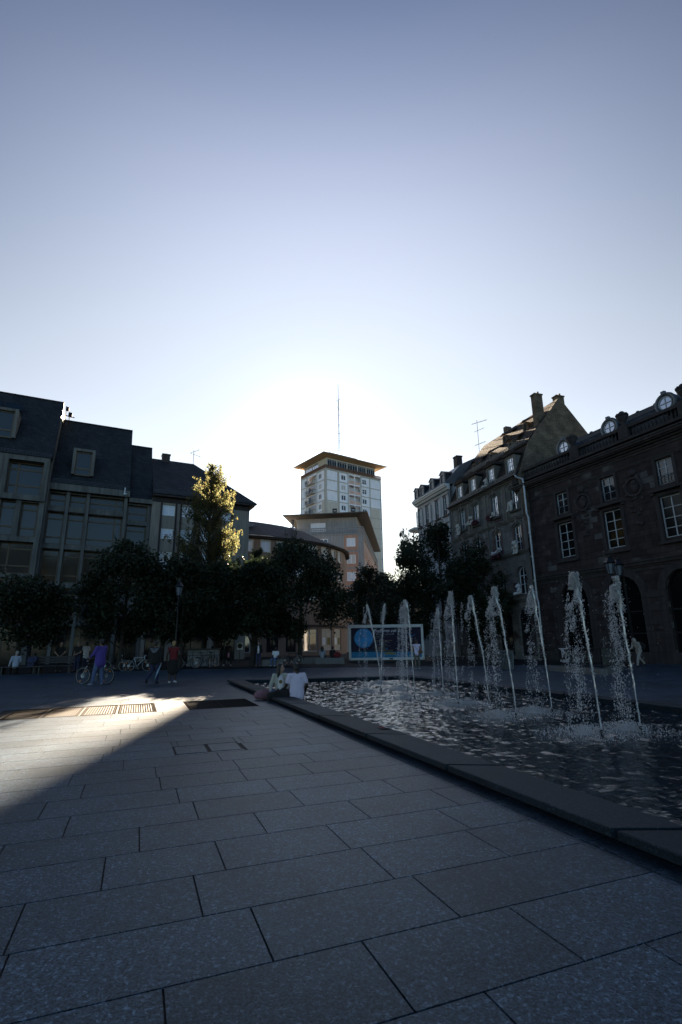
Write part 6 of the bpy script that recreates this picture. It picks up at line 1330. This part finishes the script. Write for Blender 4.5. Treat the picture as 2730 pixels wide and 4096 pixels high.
for k in range(49):
    a = 2*PI*k/48; x, z = c_[0]+R_*math.cos(a), c_[1]+R_*math.sin(a)*1.0; P_.append((x, min(z, ZT)))
q.prism([(x, .026, z) for x, z in P_[:-1]], (0,.026,0), (0,.029,0)); q.build('moon', M['poster_moon'], po)
q = MB(); q.box(.205, CWd-.205, .024, .0285, .195, .62); q.build('sea_strip', M['poster_sea'], po)
rnd = random.Random(4); q = MB(); x = .21; P_ = [(x,.021,.622)]
while x < 2.1: P_.append((x,.021,.66+.16*abs(noise.noise(V((x*3,0,1))))+.05*rnd.random()+ .08*math.exp(-(x-1.3)**2*3))); x += .05
P_.append((x,.021,.622)); q.prism(P_, (0,.021,0), (0,.0235,0)); q.build('treeline', M['poster_tree'], po)
letters('headline', 'Explorez cet été', .36, 'ink', po, (2.03,.026,2.18), shear=.35)
q = MB()
x = 2.05; rnd = random.Random(9)
while x < 3.75:       # second, illegible handwritten line
    w_ = rnd.uniform(.05,.13); q.tube([(x,.024,1.98+rnd.uniform(-.02,.05)),(x+w_*.4,.024,2.06+rnd.uniform(-.02,.05)),(x+w_,.024,1.97)], .009, 5); x += w_ + rnd.choice((.03,.03,.11))
q.build('handwritten_line', M['ink'], po)
q = MB(); qy = MB()
for k, (z, g_) in enumerate(((1.86,1),(1.78,0),(1.71,0),(1.52,1),(1.43,0),(1.36,0),(1.19,1),(1.10,0),(.98,1),(.91,1),(.84,0),(.76,1),(.69,1))):
    x = 2.08; e_ = x + rnd.uniform(.7, 1.6)
    while x < e_: w_ = rnd.uniform(.05,.2); (qy if g_ else q).box(x, x+w_, .024, .0285, z-.018, z+.018); x += w_+.035
q.build('small_print', M['poster_dim'], po); qy.build('gold_print', M['poster_gold'], po)
q = MB(); q.box(2.9, 3.75, .018, .0235, .42, .58); q.build('gold_label', M['poster_gold'], po)
q = MB(); q.prism([(2.98,.02,.80),(3.06,.02,.98),(3.13,.02,.78),(3.05,.02,.84)], (0,.02,0), (0,.024,0)); q.tube([(4.9,.024,1.95),(5.15,.024,1.82),(5.4,.024,1.98)], [.05,.03,.012], 6); q.build('comet', M['poster_moon'], po)
# ------------------------------------------------------------------ railed parking entrance near the palace
pe = thing('railed_stair_entrance', 'black railed stair entrance on a stone plinth with a white parking sign', 'railing', (10.75,27.55,0))
C0, C1, C2, C3 = V((0,0,0)), V((.85,-3.75,0)), V((3.5,-.15,0)), V((2.6,3.4,0))
pl_, br, rl_ = MB(), MB(), MB()
for a, b_ in ((C0,C1),(C1,C2)):
    n = int((b_-a).length/.115)
    pl_.beam(a+V((0,0,.14)), b_+V((0,0,.14)), .34, .28)
    rl_.beam(a+V((0,0,1.16)), b_+V((0,0,1.16)), .07, .06); rl_.beam(a+V((0,0,.36)), b_+V((0,0,.36)), .04, .03)
    for k in range(n+1): p = a.lerp(b_, k/n); br.beam(p+V((0,0,.28)), p+V((0,0,1.13)), .022)
pl_.build('stone_plinth', M['stone_block'], pe, bevel=.02); rl_.build('handrail', M['black_metal'], pe); br.build('railing_bars', M['black_metal'], pe)
d = (C1-C0).normalized(); nrm = V((d.y, -d.x, 0)); nrm = nrm if nrm.x < 0 else -nrm
rz_ = math.atan2(d.y, d.x); sg_ = thing('parking_sign', 'small black sign with a white letter P on the railing', 'sign', pe.location + C0.lerp(C1,.33) + V((0,0,.74)) + nrm*.06, rz_)
q = MB(); q.box(-.34,.34,-.012,.012,-.30,.40); q.build('panel', M['black_metal'], sg_); q = MB(); q.box(-.33,.33,-.015,-.0125,.36,.40); q.build('top_strip', M['ink'], sg_)
letters('letter_p', 'P', .52, 'ink', sg_, (-.17,-.016,-.06), (PI/2,0,0)); letters('lower_line', 'KLEBER', .17, 'ink', sg_, (-.31,-.016,-.26), (PI/2,0,0)); letters('upper_line', 'PARKING', .075, 'ink', sg_, (-.22,-.016,.295), (PI/2,0,0))
# litter bin
lbn = thing('litter_bin', 'round slatted metal litter bin between the bear house and the railing', 'bin', (8.85,28.8,0)); q = MB()
for k in range(28): a = 2*PI*k/28; q.beam((.36*math.cos(a),.36*math.sin(a),.06),(.40*math.cos(a),.40*math.sin(a),.98), .03, .012)
q.build('slats', M['zinc'], lbn); q = MB(); q.torus((0,0,1.0), .41, .03, axis='z', n=28, m=6); q.torus((0,0,.07), .36, .02, axis='z', n=28, m=6); q.build('rim', M['zinc'], lbn, True); q = MB(); q.cyl((0,0,.03),(0,0,.95), .32, .36, 20); q.build('inner_bucket', M['black_metal'], lbn)
# double lantern post
def lantern(parent, p, s=1.0, glassm='lampglass'):
    x, y, z = p; L_ = MB(); L_.v = []; n = 6
    q = MB()
    for k in range(n):
        a, b_ = 2*PI*k/n, 2*PI*(k+1)/n; q.beam((x+.15*s*math.cos(a),y+.15*s*math.sin(a),z),(x+.26*s*math.cos(a),y+.26*s*math.sin(a),z+.62*s), .028*s)
    q.lathe([(.16*s,z-.03),(.17*s,z+.0),(.05*s,z+.01)],(x,y,0),n); q.lathe([(.30*s,z+.60*s),(.34*s,z+.66*s),(.2*s,z+.86*s),(.10*s,z+.98*s),(.13*s,z+1.0*s),(.13*s,z+1.08*s),(.05*s,z+1.12*s)],(x,y,0),n)
    for k in range(8): a = 2*PI*k/8; q.cyl((x+.10*s*math.cos(a),y+.10*s*math.sin(a),z+1.08*s),(x+.14*s*math.cos(a),y+.14*s*math.sin(a),z+1.22*s), .02*s, n=4)
    o = q.build('lantern', M['black_metal'], parent); q = MB(); q.lathe([(.135*s,z+.02),(.24*s,z+.6*s)],(x,y,0),n); q.build('glass', M[glassm], o); return o
lp = thing('lantern_post', 'black two-armed lantern post in front of the red sandstone palace', 'street lamp', (16.05,29.95,0), .75)
q = MB(); q.lathe([(.22,0),(.22,.3),(.15,.4),(.12,.9),(.14,1.0),(.075,1.1),(.055,4.6),(.10,4.65),(.06,4.75),(.03,5.2)],(0,0,0),12); q.build('post', M['black_metal'], lp, True)
q = MB()
for s in (-1, 1):
    q.tube([(0,0,4.6),(s*.3,0,4.5),(s*.62,0,4.75),(s*.66,0,5.15)], .03, 7); q.torus((s*.25,0,4.88), .15, .02, n=18, m=5); q.torus((s*.52,0,4.98), .09, .016, n=14, m=5)
q.tube([(-.66,0,5.17),(.66,0,5.17)], .022, 6); q.build('scroll_arm', M['black_metal'], lp, True)
for s in (-1, 1): lantern(lp, (s*.66,0,5.2))
ol = thing('lantern_post', 'black lantern post standing among the dark trees near the white pole', 'street lamp', (-10.0,31.5,0)); q = MB(); q.lathe([(.18,0),(.18,.4),(.1,.6),(.06,1.2),(.045,4.2),(.08,4.3),(.04,4.45)],(0,0,0),10); q.build('post', M['black_metal'], ol, True); lantern(ol, (0,0,4.45), .85)
ms = thing('flue_mast', 'slim bright metal pole with a small cap rising among the trees', 'pole', (-13.0,37.2,0)); q = MB(); q.cyl((0,0,0),(0,0,7.5), .12, n=12); q.build('pole', M['white_worn'], ms, True); q = MB(); q.lathe([(.07,7.5),(.07,7.7),(.2,7.72),(.04,7.85)],(0,0,0),12); q.build('cap', M['black_metal'], ms)
# bench with backrest, stone blocks, planter wall
bn = thing('park_bench', 'long dark wooden bench with slatted backrest at the left of the square', 'bench', (-16.9,30.9,0), -.30 + .62)
q = MB()
for k in range(3): q.box(-1.1,1.1,.22+.03*k*0,.26,.58+.14*k,.69+.14*k)
q.build('backrest', M['wood'], bn); q = MB()
for k in range(4): q.box(-1.1,1.1,-.28+.125*k,-.18+.125*k,.42,.46)
q.build('seat', M['wood'], bn)
for x in (-.9,.9): q = MB(); q.box(x-.04,x+.04,-.25,-.18,0,.415); q.box(x-.04,x+.04,.26,.32,0,.99); q.box(x-.04,x+.04,-.18,.26,.34,.415); q.build('leg', M['black_metal'], bn)
b2 = thing('park_bench', 'backless dark bench under the two seated men at the picture edge', 'bench', (-18.35,30.42,0), .1); q = MB(); [q.box(-1.2,1.2,-.25+.13*k,-.14+.13*k,.40,.44) for k in range(4)]; q.build('seat', M['wood'], b2)
for x in (-1,1): q = MB(); q.box(x-.04,x+.04,-.22,.22,0,.395); q.build('leg', M['black_metal'], b2)
for (x, y, w_, lab) in ((-4.95,37.55,1.5,'pale stone seat block under the woman in white tee'),(-2.75,40.4,2.0,'empty stone seat block between the tree trunks'),(-1.0,39.75,2.2,'stone seat block under the two people near the container')):
    q = MB(); q.box(-w_/2,w_/2,-.3,.3,0,.45); o = q.build('stone_block', M['stone_block'], bevel=.02); o.location = (x,y,0); o.rotation_euler = (0,0,.05); tag(o, lab, 'stone seat', 'stone seat blocks under the trees')
pw = thing('stone_bin_store', 'low grey stone-clad enclosure behind the parked bicycles', 'enclosure', (-10.2,38.9,0), .15); q = MB(); q.box(-1.1,1.1,-.5,.5,.0,1.15); q.build('stone_cladding', brickmat('square_stone_panels', (.17,.175,.18), (.2,.2,.21), (.05,.05,.05), .48, .38, .014), pw); q = MB(); q.box(-1.15,1.15,-.55,.55,1.155,1.24); q.build('lid', M['black_metal'], pw)
bike('parked bicycle with silver frame, left of the walking man', (-12.35,32.0,0), 65, 'galv'); bike('dark parked bicycle between the walking man and the woman in red', (-10.35,35.3,0), 75); bike('dark parked bicycle leaning before the stone enclosure', (-9.6,36.9,0), 60); bike('dark bicycle seen from behind beside the stone enclosure', (-8.9,36.2,0), 5); bike('dark bicycle parked far left of the silver one', (-13.9,32.3,0), 70)
bike('dark bicycle leaning near the stone seat block of the woman in white', (-3.75,38.9,0), 70)
fs_ = thing('round_symbol_sign', 'square white sign with a black disc under the trees', 'sign', (-8.25,42.3,0)); q = MB(); q.beam((0,.02,0),(0,.02,1.1), .05); q.build('post', M['black_metal'], fs_); q = MB(); q.box(-.24,.24,0,.02,1.1,1.65); q.build('panel', M['white'], fs_); q = MB(); q.cyl((0,-.002,1.38),(0,-.012,1.38), .19, n=20); q.build('black_disc', M['black_metal'], fs_)
# leaflet stuck on the kerb
q = MB(); q.box(-.15,.15,-.10,.10,0,.002); st_ = thing('leaflet', 'torn red and white leaflet lying on the pool kerb', 'leaflet', (.74,9.20,.166), -1.2+PI/2); q.build('paper', M['white_worn'], st_); q = MB(); q.box(-.15,-.06,-.10,.10,.0025,.004); q.build('red_band', M['c_red'], st_); q = MB(); [q.box(-.03,.12,-.08+.04*k,-.065+.04*k,.0025,.004) for k in range(5)]; q.build('print', M['dark'], st_)
# shop notices in the windows behind the trees
# far house closing the street gap
fh = thing('far_street_house', 'low dark house closing the street between the salmon block and the pale house', 'building', (13,96,0)); q = MB(); wall(q, -8, 6, 0, 7.5, [(-7+2.3*k,-5.8+2.3*k,4.4,6.2) for k in range(6)], .2); q.box(-8,6,.4,9,0,7.5); q.build('wall', M['plaster_tan'], fh); q = MB(); q.prism([(-8.3,-.5,7.5),(-8.3,9.4,7.5),(-8.3,4.5,10.6)], (0,0,0), (14.6,0,0)); q.build('roof', M['tile'], fh)
for k in range(6): win(fh, -7+2.3*k, -5.8+2.3*k, 4.4, 6.2, fm='white', v=(.5,), h=(.6,))
print('OBJECTS', len(bpy.data.objects))
